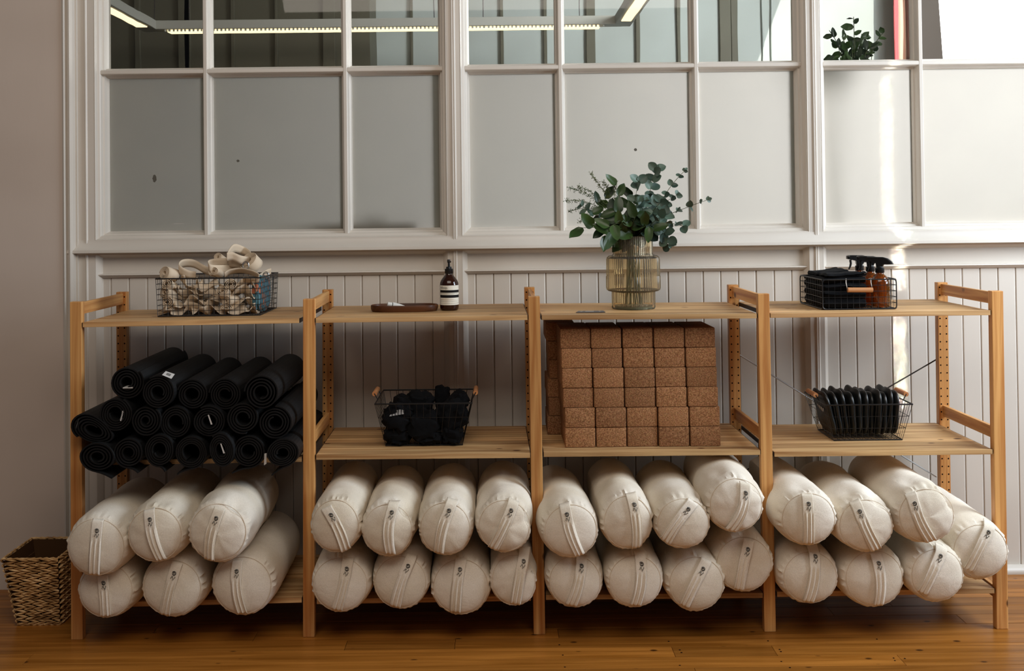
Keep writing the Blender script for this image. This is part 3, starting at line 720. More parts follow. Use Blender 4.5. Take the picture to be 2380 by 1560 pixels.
def mat_mesh(R, turns, rin, flap, Lm, thk=.0048):
    n = int(turns*30); ang0 = -PI/2 if flap >= 0 else -PI/2
    s = 1 if flap >= 0 else -1
    pts = []
    for i in range(n+1):
        t_ = i/n; a = ang0-s*-1*0 + s*(2*PI*turns*(t_-1)); r_ = rin+(R-thk/2-rin)*t_
        pts.append(Vector((r_*math.cos(a), r_*math.sin(a))))
    if flap:
        e = pts[-1]; f = abs(flap)
        for j in range(1, 6): pts.append(e+Vector((s*f*j/5, -.006*(j/5)-.012*(j/5)**2)))
    N = len(pts); o_, i_ = [], []
    for i, p_ in enumerate(pts):
        d = (pts[min(i+1, N-1)]-pts[max(i-1, 0)]).normalized(); nn = Vector((d.y, -d.x))
        o_.append(p_+nn*thk/2); i_.append(p_-nn*thk/2)
    vs = []
    for y in (0, Lm):
        vs += [(v.x, y, v.y) for v in o_]+[(v.x, y, v.y) for v in i_]
    fs = []; K = 2*N
    for i in range(N-1):
        fs += [(i, i+1, K+i+1, K+i), (N+i+1, N+i, K+N+i, K+N+i+1), (i, N+i, N+i+1, i+1), (K+i+1, K+N+i+1, K+N+i, K+i)]
    fs += [(0, K, K+N, N), (N-1, 2*N-1, K+2*N-1, K+N-1)]
    return vs, fs
for mi, (cx, cy, prx, pry, tilt, flap, lb, tg) in enumerate(mats):
    Yf = -.045-rnd.uniform(0, .035) - (.02 if mi > 11 else 0)
    c = at(cx, cy, Yf); sc = (c.y-CAM.y)/SCB
    Rx, Rz = prx*sc*1.07, pry*sc*1.07; R_ = (Rx+Rz)/2
    turns = 4.2+rnd.uniform(-.5, .6); rin = {8: .026, 15: .03, 7: .012}.get(mi, .017+rnd.uniform(0, .006))
    vs, fs = mat_mesh(R_, turns, rin, flap, .58)
    ca, sa = math.cos(math.radians(tilt)), math.sin(math.radians(tilt)); spin = rnd.uniform(0, 2*PI) if not flap else 0
    cs, ss = math.cos(spin), math.sin(spin); yw = rnd.uniform(-.012, .012)
    out = []
    for x, y, z in vs:
        x, z = x*cs-z*ss, x*ss+z*cs
        x, z = x*Rx/R_, z*Rz/R_
        if mi == 5: z *= 1+.25*(-x/Rx)
        x, z = x*ca-z*sa, x*sa+z*ca
        x += .0012*noise.noise(Vector((x*40, z*40, mi))); 
        out.append((c.x+x-yw*y, Yf+y+.003*noise.noise(Vector((x*20, z*20, mi*3))), c.z+z))
    r = root('rolled_mat', lb, 'mat', (c.x, Yf+.29, c.z-Rz), 'rolled black mats')
    part('roll', MB().add(out, fs), 'mat', r)
    if tg:
        q = MB()
        if tg == 'in': a = at(cx+2, cy+14, Yf-.002); q.box(a.x-.018, a.x+.018, Yf-.002, Yf+.05, a.z, a.z+.0035)
        if tg == 'in2':
            for j in range(6):
                a = at(cx+14+3*math.cos(j*.25), cy-5+j*3.6, Yf-.001); q.box(a.x-.0018-.0008*j, a.x+.0018-.0008*j, Yf-.001, Yf+.04, a.z-.004, a.z+.004)
        if tg == 'in3': a = at(cx+4, cy-4, Yf); q.add([(a.x-.009, Yf-.002, a.z+.018), (a.x-.005, Yf-.002, a.z+.019), (a.x+.008, Yf-.002, a.z-.016), (a.x+.002, Yf-.002, a.z-.017)], [(0, 1, 2, 3)])
        if tg == 'left': a = at(180, 984, Yf); q.add([(a.x-.010, Yf+.01, a.z-.017), (a.x-.004, Yf-.004, a.z-.019), (a.x+.007, Yf-.004, a.z+.016), (a.x+.001, Yf+.01, a.z+.018)], [(0, 1, 2, 3)])
        if tg == 'right': a = at(617, 1067, Yf); q.add([(a.x-.005, Yf-.003, a.z-.022), (a.x+.004, Yf-.003, a.z-.017), (a.x+.005, Yf-.003, a.z+.022), (a.x-.003, Yf-.003, a.z+.02)], [(0, 1, 2, 3)])
        if tg == 'out':
            A = [at(377, 874, Yf-.004), at(386, 865, Yf+.03), at(407, 872, Yf+.03), at(399, 883, Yf-.004)]; A = [v+Vector((0, -.003, .004)) for v in A]
            q.add([tuple(v) for v in A], [(0, 1, 2, 3)])
            tgo = part('size_label', q, 'tag', r, label='white size label')
            for bx in range(5):
                u0 = .30+bx*.09; v_ = lambda u, w_: A[0].lerp(A[3], u).lerp(A[1].lerp(A[2], u), w_)+Vector((0, -.001, .0008))
                if bx == 0: mk = MB()
                mk.add([tuple(v_(u0, .3)), tuple(v_(u0+.05, .3)), tuple(v_(u0+.05, .75)), tuple(v_(u0, .75))], [(0, 1, 2, 3)])
            sub('lettering', mk, 'ink', tgo, r.location)
        else:
            to = part('tag', q, 'tag', r, label='white tag')

# ------------------------------------------------------------------ cork blocks
cols = ['first', 'second', 'third', 'fourth', 'fifth']; rws = ['bottom', 'second from the bottom', 'third from the bottom', 'third from the top', 'second from the top', 'top']
bl = None
o0 = at(1313.5, 1040, .07); PX_, PZ_ = .1171, .0741
zsh = shelf_z(1, 2, o0.x)
def block(x, y, z, label, grp, yawd):
    global bl
    if bl is None:
        q = MB().box(-.0565, .0565, 0, .228, 0, .0733, .005); bl = q.mesh('cork_block', M['cork'])
        bl.polygons.foreach_set('use_smooth', [True]*len(bl.polygons)); bl.set_sharp_from_angle(angle=math.radians(50))
    o = bpy.data.objects.new('cork_block', bl); COL.objects.link(o); o.location = (x, y, z); o.rotation_euler = (0, 0, math.radians(yawd))
    tag(o, label, 'yoga block', grp)
for rr in range(6):
    for cc_ in range(5):
        zz = shelf_z(1, 2, o0.x+PX_*cc_+.06)+.0006+PZ_*rr
        xx = o0.x+.0575+PX_*cc_-.0026*max(0, rr-1)*(1 if cc_ < 4 else .9)+rnd.uniform(-.0012, .0012)-(.004 if rr > 1 else 0)
        block(xx, .07+rnd.uniform(-.002, .004), zz, 'cork block of the front stack, %s column from the left, %s row' % (cols[cc_], rws[rr]), 'front stack of cork blocks', rnd.uniform(-.8, .8)+1.0)
for rr in range(6):
    zz = shelf_z(1, 2, o0.x)+.0006+PZ_*rr
    a = at([1272, 1271, 1271, 1272, 1272, 1271][rr], 900, .31)
    block(a.x+.0565+(.006 if rr in (1, 3) else 0)+rnd.uniform(-.003, .004), .303, zz, 'cork block of the dark column behind the front stack, %s row' % rws[rr], 'rear column of cork blocks', rnd.uniform(-1, 1))

# ------------------------------------------------------------------ things on the shelves
def ribbon(path, wdir, width, thk=.0022, mt='strap_cotton', name='strap', parent=None, twist=None):
    """flat band swept along a path; wdir = direction(s) of its width"""
    vs = []; N = len(path)
    for i, p_ in enumerate(path):
        wd = (wdir[i] if isinstance(wdir, list) else wdir)
        wd = Vector(wd).normalized()
        for j in range(4):
            u = -1+2*j/3; vs.append(Vector(p_)+wd*u*width/2)
    fs = [(i*4+j, i*4+j+1, i*4+5+j, i*4+4+j) for i in range(N-1) for j in range(3)]
    o = part(name, MB().add(vs, fs), mt, parent, True)
    md = o.modifiers.new('thick', 'SOLIDIFY'); md.thickness = thk; md.offset = 0
    return o
def frame_of(axis):
    a = Vector(axis).normalized(); u = a.cross(Vector((0, 0, 1)))
    u = u.normalized() if u.length > .05 else Vector((1, 0, 0)); return a, u, a.cross(u).normalized()
def coil(c, axis, R, width, turns=4, rin=.008, sq=1.0, ph=0, tail=0):
    a, u, v = frame_of(axis); n = int(turns*22); path = []
    for i in range(n+1):
        t_ = i/n; an = ph+2*PI*turns*t_; r_ = rin+(R-rin)*t_
        path.append(Vector(c)+u*r_*math.cos(an)+v*r_*math.sin(an)*sq)
    if tail:
        d = (path[-1]-path[-2]).normalized()
        for j in range(1, 6): path.append(path[n]+d*tail*j/5+Vector((0, 0, -.004*j)))
    return path, a
ZT = lambda b, x: shelf_z(0, b, x)
# --- wire basket with straps
bw = root('wire_basket', 'square-mesh black wire basket full of cream straps on the left top shelf', 'basket', at(485, 735, .28), 'wire baskets')
def grid_basket(r, x0, x1, y0, y1, z0, z1, nx, ny, nz, wr=.0011, rim=.0028, flare=(0, 0), rowed=True):
    fx_, fy_ = flare
    def P(u, v, w_):   # u,v in 0..1 across the plan, w_ height 0..1
        x = (x0-fx_*w_)+(x1-x0+2*fx_*w_)*u; y = (y0-fy_*w_)+(y1-y0+2*fy_*w_)*v
        return (x, y, z0+(z1-z0)*w_)
    m = MB()
    m.tube([P(0, 0, 1), P(1, 0, 1), P(1, 1, 1), P(0, 1, 1)], rim, 8, closed=True); part('rim', m, 'wire', r, True)
    m = MB(); m.tube([P(0, 0, 0), P(1, 0, 0), P(1, 1, 0), P(0, 1, 0)], rim*.8, 8, closed=True); part('base_ring', m, 'wire', r, True)
    m = MB()
    for i in range(nx+1):
        u = i/nx; m.tube([P(u, 0, 1), P(u, 0, 0), P(u, 1, 0), P(u, 1, 1)], wr, 4)
    for i in range(ny+1):
        v = i/ny; m.tube([P(0, v, 1), P(0, v, 0), P(1, v, 0), P(1, v, 1)], wr, 4)
    for k in range(1, nz):
        w_ = k/nz; m.tube([P(0, 0, w_), P(1, 0, w_), P(1, 1, w_), P(0, 1, w_)], wr, 4, closed=True)
    part('wire_mesh', m, 'wire', r)
a0, a1 = at(366, 739, .13), at(604, 733.5, .13); zb = (ZT(0, a0.x)+ZT(0, a1.x))/2+.003
zt_ = at(485, 647, .13).z
bx0, bx1 = a0.x, a1.x
grid_basket(bw, bx0, bx1, .135, .44, zb, zt_, 20, 14, 7, flare=(.006, .004))
S = []
def strap(lbl, path, wd, width=.036, buckle=None):
    c = sum((Vector(p_) for p_ in path), Vector())/len(path); c.z = min(Vector(p_).z for p_ in path)
    r = root('cotton_strap', lbl, 'strap', c, 'cream cotton straps in the wire basket')
    ribbon(path, wd, width, name='webbing', parent=r)
    if buckle:
        b_ = Vector(buckle); 
        for dz in (0, .012): part('ring', MB().tube([b_+Vector((.012*math.cos(k*PI/8), 0, dz*.4+.014*math.sin(k*PI/8))) for k in range(16)], .0016, 6, closed=True), 'steel', r, True)
    return r
def cl(lbl, px, py, Y, axis, R, turns=4, rin=.008, sq=1, ph=0, tail=0, width=.036, buckle=None):
    c = at(px, py, Y); pth, a = coil(c, axis, R, width, turns, rin, sq, ph, tail); return strap(lbl, pth, a, width, buckle)
def ease(pts, n=8):
    out = []; P_ = [Vector(p_) for p_ in pts]
    for i in range(len(P_)-1):
        a, b, c_, d = P_[max(i-1, 0)], P_[i], P_[i+1], P_[min(i+2, len(P_)-1)]
        for k in range(n):
            t_ = k/n; out.append(.5*((2*b)+(c_-a)*t_+(2*a-5*b+4*c_-d)*t_**2+(3*b-a-3*c_+d)*t_**3))
    return out+[P_[-1]]
cl('tightly rolled cream strap at the left corner of the wire basket', 394, 638, .20, (-.75, -1, .35), .031, 5, .009, .85, width=.05)
cl('large loose roll of cream strap on top at the right of the basket', 583, 613, .25, (-.55, -.7, .75), .044, 5, .016, .9, width=.042)
cl('small cream strap roll behind the flat loop on the pile', 514, 604, .30, (-.5, -1, .6), .019, 3, .007, 1, width=.05)
cl('squashed cream strap roll in the middle of the pile, under the flat loop', 504, 634, .21, (-.3, -1, .3), .022, 3, .006, .8, 1, width=.05)
strap('twisted cream strap loop standing up left of the middle of the basket', ease([at(455, 641, .22), at(436, 637, .2), at(416, 625, .2), at(424, 613, .24), at(450, 613, .28), at(476, 627, .30), at(492, 633, .26)]), (.15, -.35, 1), .034)
strap('cream strap loop arching at the very top of the pile', ease([at(528, 603, .22), at(532, 590, .24), at(545, 577, .28), at(566, 583, .32), at(581, 594, .30), at(580, 606, .26), at(560, 604, .22), at(540, 596, .21), at(527, 597, .2)]), (.1, -.2, 1), .034)
strap('flat cream strap band running across the top of the pile', ease([at(570, 624, .30), at(500, 626, .2), at(485, 620, .19), at(490, 613, .22), at(520, 610, .24), at(560, 613, .24), at(584, 611, .28)]), (0, -.25, 1), .034, buckle=at(571, 619, .2))
strap('crumpled cream strap under the right-hand roll, just above the rim', ease([at(522, 640, .17), at(535, 632, .18), at(560, 629, .19), at(585, 634, .18), at(602, 643, .17), at(595, 652, .17), at(565, 650, .16)]), (.2, -1, .6), .04)
strap('cream strap end poking out at the right rear corner of the rim', ease([at(596, 650, .3), at(612, 640, .34), at(622, 634, .36), at(630, 632, .37)]), (.1, -.3, 1), .03, buckle=at(618, 643, .3))
rs = random.Random(5)
xw = ['at the left end', 'left of the middle', 'in the middle', 'right of the middle', 'towards the right end']
zw = ['bottom', 'lower', 'middle', 'upper']
for layer in (0, 1):
    for iz in range(4):
        for ix in range(5):
            px = 386+ix*46+rs.uniform(-6, 6)+(8 if iz % 2 else 0); py = 722-iz*20+rs.uniform(-3, 3)
            if layer == 1 and iz == 3: continue
            Y = rs.uniform(.17, .185) if layer == 0 else rs.uniform(.24, .28); c = at(px, py, Y)
            k = (ix*7+iz*3+layer) % 3
            if k == 0: pth, a = coil(c, (rs.uniform(-.7, .7), -1, rs.uniform(-.3, .6)), .026, .034, 3, .006, rs.uniform(.6, .95), rs.uniform(0, 6)); wd = a; wv = .055
            else:
                n_ = 8; pp = []; tl = rs.uniform(-.6, .6)
                for q_ in range(n_):
                    t_ = q_/(n_-1); u_ = (t_-.5)*.12
                    w2 = .014*math.sin(t_*PI*3+ix)
                    pp.append(c+Vector((u_*math.cos(tl)-w2*math.sin(tl), rs.uniform(-.006, .02)+.02*t_, u_*math.sin(tl)*.6+w2*math.cos(tl))))
                pth = ease(pp, 6); wd = [Vector((.35*math.sin(q*.16+ix), -.75, .9*math.cos(q*.13+ix*2+iz))) for q in range(len(pth))]; wv = .046
            for q in range(len(pth)):
                pth[q].z = max(pth[q].z, zb+.016); pth[q].x = min(max(pth[q].x, bx0+.014), bx1-.03); pth[q].y = max(pth[q].y, .166)
            strap('cream cotton strap inside the wire basket, %s %s layer, %s' % ('front' if layer == 0 else 'rear', zw[iz], xw[ix]), pth, wd, wv)
def blob(mb, c, s_, rot=(0, 0, 0), seed=0, amp=.25, e=.7, n=18, m_=12, freq=2.0):
    """soft pillow shape: rounded box squeezed by noise"""
    from mathutils import Euler
    R_ = Euler(rot).to_matrix(); vs = []
    sg = lambda v, p_: math.copysign(abs(v)**p_, v)
    for i in range(m_+1):
        ph = -PI/2+PI*i/m_
        for k in range(n):
            th = 2*PI*k/n
            p_ = Vector((sg(math.cos(ph), e)*sg(math.cos(th), e), sg(math.cos(ph), e)*sg(math.sin(th), e), sg(math.sin(ph), e)))
            q = 1+amp*noise.noise(p_*freq+Vector((seed*3.1, seed*1.7, seed)))
            p_ = Vector((p_.x*s_[0], p_.y*s_[1], p_.z*s_[2]))*q
            vs.append(Vector(c)+R_@p_)
    fs = [(i*n+k, i*n+(k+1) % n, (i+1)*n+(k+1) % n, (i+1)*n+k) for i in range(m_) for k in range(n)]
    return mb.add(vs, fs)
# patterned pouch at the right end of the strap basket
M['batik'] = mat('patterned_cloth', srgb(70, 110, 122), .85, .2); t = NT(M['batik'])
vo = t.n('ShaderNodeTexVoronoi'); vo.inputs['Scale'].default_value = 46; t.l(t.coords((1, 1, .7)), vo.inputs['Vector'])
t.l(t.ramp(vo.outputs['Distance'], [(.0, srgb(196, 120, 92)), (.36, srgb(180, 112, 84)), (.42, srgb(58, 70, 74)), (.5, srgb(76, 116, 128)), (1, srgb(96, 132, 142))]), t.b.inputs['Base Color'])
pc = at(614, 676, .30)
tag(part('cloth_pouch', blob(MB(), (bx1-.030, .30, zb+.072), (.020, .115, .068), seed=4, amp=.15, e=.55, n=28, m_=18, freq=3), 'batik', smooth=True), 'teal pouch with orange leaf pattern at the right end of the strap basket', 'pouch')

# --- walnut tray with a tube
tc_ = at(940, 716, .235); zt = ZT(1, tc_.x)
def stadium(hx, hy, z, c, n=40):
    out = []
    for k in range(n):
        a = 2*PI*k/n; e_ = .62
        out.append((c[0]+hx*math.copysign(abs(math.cos(a))**e_, math.cos(a)), c[1]+hy*math.copysign(abs(math.sin(a))**.9, math.sin(a)), z))
    return out
hx = (at(1018, 716, .235).x-at(862, 716, .235).x)/2
q = MB(); lv = [(.95, 0), (.98, .004), (1, .012), (1, .023), (.985, .025), (.965, .023), (.95, .012), (.90, .009), (0, .009)]
vs = []
for s_, z in lv: vs += stadium(hx*s_ if s_ > .5 else .001, .058*(s_ if s_ > .9 else s_*.95)+.0001, zt+.0005+z, tc_)
q.add(vs, [(i*40+k, i*40+(k+1) % 40, (i+1)*40+(k+1) % 40, (i+1)*40+k) for i in range(len(lv)-1) for k in range(40)]+[tuple(range(39, -1, -1))])
tag(part('wooden_tray', q, 'walnut', smooth=True), 'low dark walnut oval tray beside the pump bottle', 'tray')
tb = root('cream_tube', 'small white squeeze tube lying in the walnut tray', 'tube', (at(905, 712, .22).x, .22, zt+.0105), None)
p0 = Vector((at(901, 709, .22).x, .215, zt+.029)); p1 = Vector((at(946, 714, .235).x, .235, zt+.016))
ax = (p1-p0).normalized(); sd = Vector((ax.y, -ax.x, 0)).normalized(); upv = ax.cross(sd)
vs = []; st_ = [(0, .0085, .0085), (.22, .0095, .0095), (.23, .0075, .0075), (.25, .0075, .0075), (.26, .011, .011), (.6, .0115, .008), (1, .012, .0012)]
ln = (p1-p0).length
for t_, a_, b_ in st_: vs += [p0+ax*ln*t_+sd*a_*math.cos(k*PI/8)+upv*b_*math.sin(k*PI/8) for k in range(16)]
fsv = lambda i: [(i*16+k, i*16+(k+1) % 16, (i+1)*16+(k+1) % 16, (i+1)*16+k) for k in range(16)]
M['whitetube'] = mat('white_tube', srgb(214, 212, 206), .35, .4)
part('body', MB().add(vs, [f for i in (3, 4, 5) for f in fsv(i)]), 'whitetube', tb, True)
part('cap', MB().add(vs, fsv(0)+[tuple(range(15, -1, -1))]), 'whitetube', tb, True)
part('neck_ring', MB().add(vs, [f for i in (1, 2) for f in fsv(i)]), 'blackplastic', tb, True)

# --- pump bottle
bc = at(1044.5, 715, .245); zb_ = ZT(1, bc.x)+.0005; px2m = (bc.y-CAM.y)/F
Rb = 21.8*px2m; yz = lambda py: at(1044.5, py, bc.y).z-at(1044.5, 720.5, bc.y).z
pb = root('pump_bottle', 'dark amber pump bottle with black-and-white label on the second top shelf', 'bottle', (bc.x, bc.y, zb_))
prof = [(0, .001), (Rb*.85, 0), (Rb*.95, .004), (Rb, .012), (Rb, yz(662)), (Rb*.97, yz(657)), (Rb*.86, yz(651)), (Rb*.66, yz(645)), (Rb*.46, yz(640)), (Rb*.38, yz(637)), (Rb*.36, yz(633))]
part('bottle', MB().lathe(prof, (bc.x, bc.y, zb_), 40), 'darkamber', pb, True)
part('liquid', MB().lathe([(0, .004), (Rb*.93, .005), (Rb*.94, yz(680)), (0, yz(680))], (bc.x, bc.y, zb_), 32), mat('dark_liquid', srgb(28, 12, 6), .3, .3), pb, True)
m = MB().lathe([(Rb*.40, yz(636)), (Rb*.43, yz(635)), (Rb*.43, yz(625)), (Rb*.30, yz(624)), (Rb*.28, yz(620)), (Rb*.12, yz(619.5)), (Rb*.11, yz(611)), (Rb*.17, yz(610)), (Rb*.17, yz(605)), (Rb*.14, yz(603)), (0, yz(603))], (bc.x, bc.y, zb_), 48, .03, 24)
part('pump', m, 'blackplastic', pb, True)
zp = zb_+yz(606.5); part('spout', MB().tube([(bc.x, bc.y, zp), (bc.x+.004, bc.y-.016, zp), (bc.x+.007, bc.y-.026, zp-.003)], [.0045, .004, .003], 10), 'blackplastic', pb, True)
def curved_patch(c, R_, a0, a1, z0, z1, n=16):
    vs = []; 
    for z in (z0, z1): vs += [(c[0]+R_*math.sin(a0+(a1-a0)*k/n), c[1]-R_*math.cos(a0+(a1-a0)*k/n), z) for k in range(n+1)]
    return MB().add(vs, [(k, k+1, n+1+k+1, n+1+k) for k in range(n)])
M['paper'] = mat('label_paper', srgb(232, 228, 214), .6, .2)
A0, A1 = -1.20, 1.45
lb_ = part('label', curved_patch(bc, Rb+.0004, A0, A1, zb_+yz(707.5), zb_+yz(662.3)), 'paper', pb, label='cream paper label')
for y0, y1 in ((673, 678.8), (684.3, 690.6)): sub('printed_band', curved_patch(bc, Rb+.0007, A0+.06, A1-.02, zb_+yz(y1), zb_+yz(y0)), 'ink', lb_, pb.location)
M['printtan'] = mat('tan_print', srgb(170, 140, 116), .7, .2)
for y0, a, b_, mt in ((680.5, A0+.12, 1.2, 'ink'), (682.3, A0+.12, .6, 'ink'), (693.5, A0+.12, .5, 'printtan'), (695.6, A0+.12, .75, 'printtan'), (698.5, A0+.12, 1.0, 'ink'), (703, A0+.12, 1.3, 'ink')):
    q = MB(); a_ = a
    while a_ < b_:
        l_ = rs.uniform(.04, .14); q2 = curved_patch(bc, Rb+.0007, a_, min(a_+l_, b_), zb_+yz(y0+.5), zb_+yz(y0), 3); q.add(q2.v, q2.f); a_ += l_+.03
    sub('small_print', q, mt, lb_, pb.location, kind='stuff')
def text_mesh(body, size, fn, name, mt, par, base, ext=0):
    cu_ = bpy.data.curves.new('t', 'FONT'); cu_.body = body; cu_.size = size; cu_.resolution_u = 3
    to = bpy.data.objects.new('t', cu_); COL.objects.link(to)
    dg = bpy.context.evaluated_depsgraph_get(); me = bpy.data.meshes.new_from_object(to.evaluated_get(dg))
    vs = [fn(v.co.x, v.co.y) for v in me.vertices]; fs = [tuple(p_.vertices) for p_ in me.polygons]
    bpy.data.objects.remove(to); bpy.data.curves.remove(cu_); bpy.data.meshes.remove(me)
    return sub(name, MB().add(vs, fs), mt, par, base)
zt0 = zb_+yz(669.8)
text_mesh('A\u0113sop.', .0125, lambda x, y: (bc.x+(Rb+.0008)*math.sin(A0+.12+x/Rb), bc.y-(Rb+.0008)*math.cos(A0+.12+x/Rb), zt0+y), 'lettering', 'ink', lb_, pb.location)

# --- card
ca = at(1374, 725, .11); zc_ = ZT(2, ca.x)+.0008
M['card'] = mat('dark_card', srgb(70, 68, 72), .35, .5); M['cardlight'] = mat('card_print', srgb(150, 146, 142), .4, .4)
c0 = at(1339, 727, .075); c1 = at(1407, 727, .075); c2 = at(1402, 720, .13); c3 = at(1344, 720, .13)
cr_ = root('greeting_card', 'small dark printed card lying flat left of the vase', 'card', (ca.x, .1, zc_))
P4 = [(c.x, c.y, zc_) for c in (c0, c1, c2, c3)]
part('card', MB().hexa(P4+[(a, b_, z+.002) for a, b_, z in P4]), 'card', cr_)
q = MB(); L_ = lambda u, v: Vector(P4[0]).lerp(Vector(P4[1]), u).lerp(Vector(P4[3]).lerp(Vector(P4[2]), u), v)+Vector((0, 0, .0024))
for u0, u1 in ((.12, .2), (.3, .62), (.8, .86)): q.add([L_(u0, .15), L_(u1, .15), L_(u1, .85), L_(u0, .85)], [(0, 1, 2, 3)])
part('print', q, 'cardlight', cr_)

# --- vase
vc = at(1472.5, 700, .24); zv = ZT(2, vc.x)+.0008; s_ = (vc.y-CAM.y)/F
vz = lambda py: (716.5-py)*s_*1.0
vr = root('glass_vase', 'tiered ribbed amber glass vase holding eucalyptus on the third top shelf', 'vase', (vc.x, vc.y, zv))
Rn, Rm, Rl = 45.5*s_, 61.5*s_, 49.5*s_
prof = [(0, .006), (Rl*.9, .003), (Rl*.97, 0), (Rl, .006), (Rl, vz(679)), (Rl*1.01, vz(677)), (Rm*.93, vz(675.5)), (Rm*.99, vz(673)), (Rm*1.01, vz(668)), (Rm*1.01, vz(642)), (Rm*.985, vz(640)), (Rm, vz(638)), (Rm*.99, vz(603)), (Rm*.97, vz(598)), (Rm*.90, vz(594)), (Rn*1.06, vz(592.5)), (Rn, vz(590)), (Rn, vz(556)), (Rn*1.02, vz(550)), (Rn*.99, vz(549)), (Rn*.95, vz(551)), (Rn*.94, vz(590)), (Rn*1.0, vz(595)), (Rm*.93, vz(600)), (Rm*.94, vz(672)), (Rl*.93, vz(678)), (Rl*.92, .012), (0, .012)]
part('vase', MB().lathe(prof, (vc.x, vc.y, zv), 240, .014, 60), 'vase', vr, True)
M['thickbase'] = glassy('thick_glass_base', (.62, .74, .60, 1), .45, .05)
part('glass_foot', MB().lathe([(0, .0015), (Rl*.86, .0015), (Rl*.9, .011), (0, .011)], (vc.x, vc.y, zv), 48), 'thickbase', vr, True)

# --- stems
def leaf_mesh(kind, seed):
    m = MB(); rn = random.Random(seed)
    L, W, cup = {'round': (1, .86, .10), 'oval': (1, .62, .16), 'broad': (1, .58, .22)}[kind]
    n = 9; vs = []
    for i in range(n+1):
        t_ = i/n; hw_ = W/2*(math.sin(PI*t_**(.85 if kind != 'broad' else .75))**(.62 if kind == 'round' else .8)) if 0 < t_ < 1 else 0.0
        if kind == 'broad': hw_ *= (1+.10*math.sin(t_*9+seed))
        bend = -cup*t_**2*(1 if seed % 2 else -.6)
        for u in (-1, -.5, 0, .5, 1): vs.append((u*hw_, t_*L, bend+abs(u)*hw_*.28+.03*math.sin(t_*6+seed)*abs(u)))
    fs = [(i*5+j, i*5+j+1, i*5+6+j, i*5+5+j) for i in range(n) for j in range(4)]
    return MB().add(vs, fs)
LM = {}
for kd, mt in (('round', 'euca'), ('oval', 'euca'), ('broad', 'broad')):
    for sd_ in range(3): LM[(kd, sd_)] = leaf_mesh(kd, sd_).mesh('leaf', M[mt], smooth=True)
rl = random.Random(3)
def add_leaf(par, pos, d, nrm, size, kd):
    d = Vector(d).normalized(); nrm = (Vector(nrm)-d*Vector(nrm).dot(d)).normalized(); xx = d.cross(nrm)
    o = bpy.data.objects.new('leaf', LM[(kd, rl.randrange(3))]); COL.objects.link(o); o.parent = par
    R3 = Matrix((xx, d, nrm)).transposed().to_4x4()
    o.matrix_local = Matrix.Translation(Vector(pos)-par.location) @ R3 @ Matrix.Scale(size, 4)
    return o
V0 = Vector((vc.x, vc.y, zv+.02))
def stem(lbl, pts, kind, n, size, m_='stem', start=.25, r=.0016, pair=True, name='eucalyptus_stem', spread=1.0, taper=.5):
    mouth = Vector((vc.x+rl.uniform(-.03, .03), vc.y+rl.uniform(-.03, .03), zv+vz(553)))
    foot = Vector((vc.x+rl.uniform(-.035, .035), vc.y+rl.uniform(-.03, .03), zv+.016))
    P_ = [at(*p_) for p_ in pts]; path = ease([foot, mouth]+P_, 10)
    rr = root(name, lbl, 'stem', foot, 'stems in the amber vase')
    part('stem', MB().tube(path, [r*(1.2-.7*i/len(path)) for i in range(len(path))], 6), m_, rr, True)
    i0 = 10+int((len(path)-11)*start*.6); N = len(path)-1
    for k in range(n):
        t_ = k/max(1, n-1); i = min(N-1, int(i0+(N-i0)*t_)); p_ = path[i]; d = (path[i+1]-path[i]).normalized()
        s2 = size*1.16*(1-taper*t_)*rl.uniform(.8, 1.15)
        side = d.cross(Vector((0, 1, 0))).normalized(); rot = rl.uniform(0, PI) if kind != 'broad' else rl.uniform(-.6, .6)
        sv_ = side*math.cos(rot)+d.cross(side)*math.sin(rot)
        for sg_ in ((1, -1) if pair else (1 if k % 2 else -1,)):
            dd = (d*rl.uniform(.35, .9)+sv_*sg_*spread).normalized()
            add_leaf(rr, p_, dd, Vector((rl.uniform(-.5, .5), -1, rl.uniform(-.1, .9))), s2, kind)
    if kind != 'broad' and n: add_leaf(rr, path[-1], d, (0.2, -1, .3), size*.35, kind)
    return rr
Yv = vc.y
stem('eucalyptus stem reaching highest right, towards the window mullion', [(1492, 545, Yv), (1530, 480, Yv-.02), (1560, 432, Yv-.03), (1592, 396, Yv-.03)], 'round', 8, .040, start=.3, taper=.6)
stem('eucalyptus stem with the farthest right tip, crossing the window bar', [(1500, 548, Yv), (1545, 505, Yv-.03), (1600, 481, Yv-.05), (1646, 464, Yv-.06)], 'round', 8, .044, start=.3, taper=.6)
stem('tallest eucalyptus stem with large grey-green leaves', [(1480, 545, Yv), (1504, 480, Yv), (1514, 430, Yv), (1526, 392, Yv)], 'round', 10, .050, start=.2, taper=.15)
stem('eucalyptus stem rising left of the tallest one', [(1468, 545, Yv), (1474, 480, Yv-.01), (1484, 420, Yv-.02)], 'round', 8, .046, start=.2, taper=.25)
stem('eucalyptus stem leaning low to the right', [(1500, 550, Yv), (1545, 520, Yv-.05), (1590, 526, Yv-.06)], 'round', 7, .046, start=.2, taper=.3)
stem('eucalyptus stem drooping over the right rim of the vase', [(1500, 548, Yv-.02), (1530, 533, Yv-.06), (1548, 545, Yv-.08), (1556, 570, Yv-.09)], 'round', 7, .040, start=.2, taper=.1)
stem('short eucalyptus stem ending below the high right one', [(1495, 545, Yv), (1540, 478, Yv+.02), (1574, 453, Yv+.03)], 'round', 7, .042, start=.2, taper=.4)
stem('eucalyptus stem with blue-grey leaves in the middle of the bunch', [(1478, 545, Yv), (1490, 500, Yv-.06), (1500, 468, Yv-.08)], 'round', 8, .052, start=.05, taper=.2)
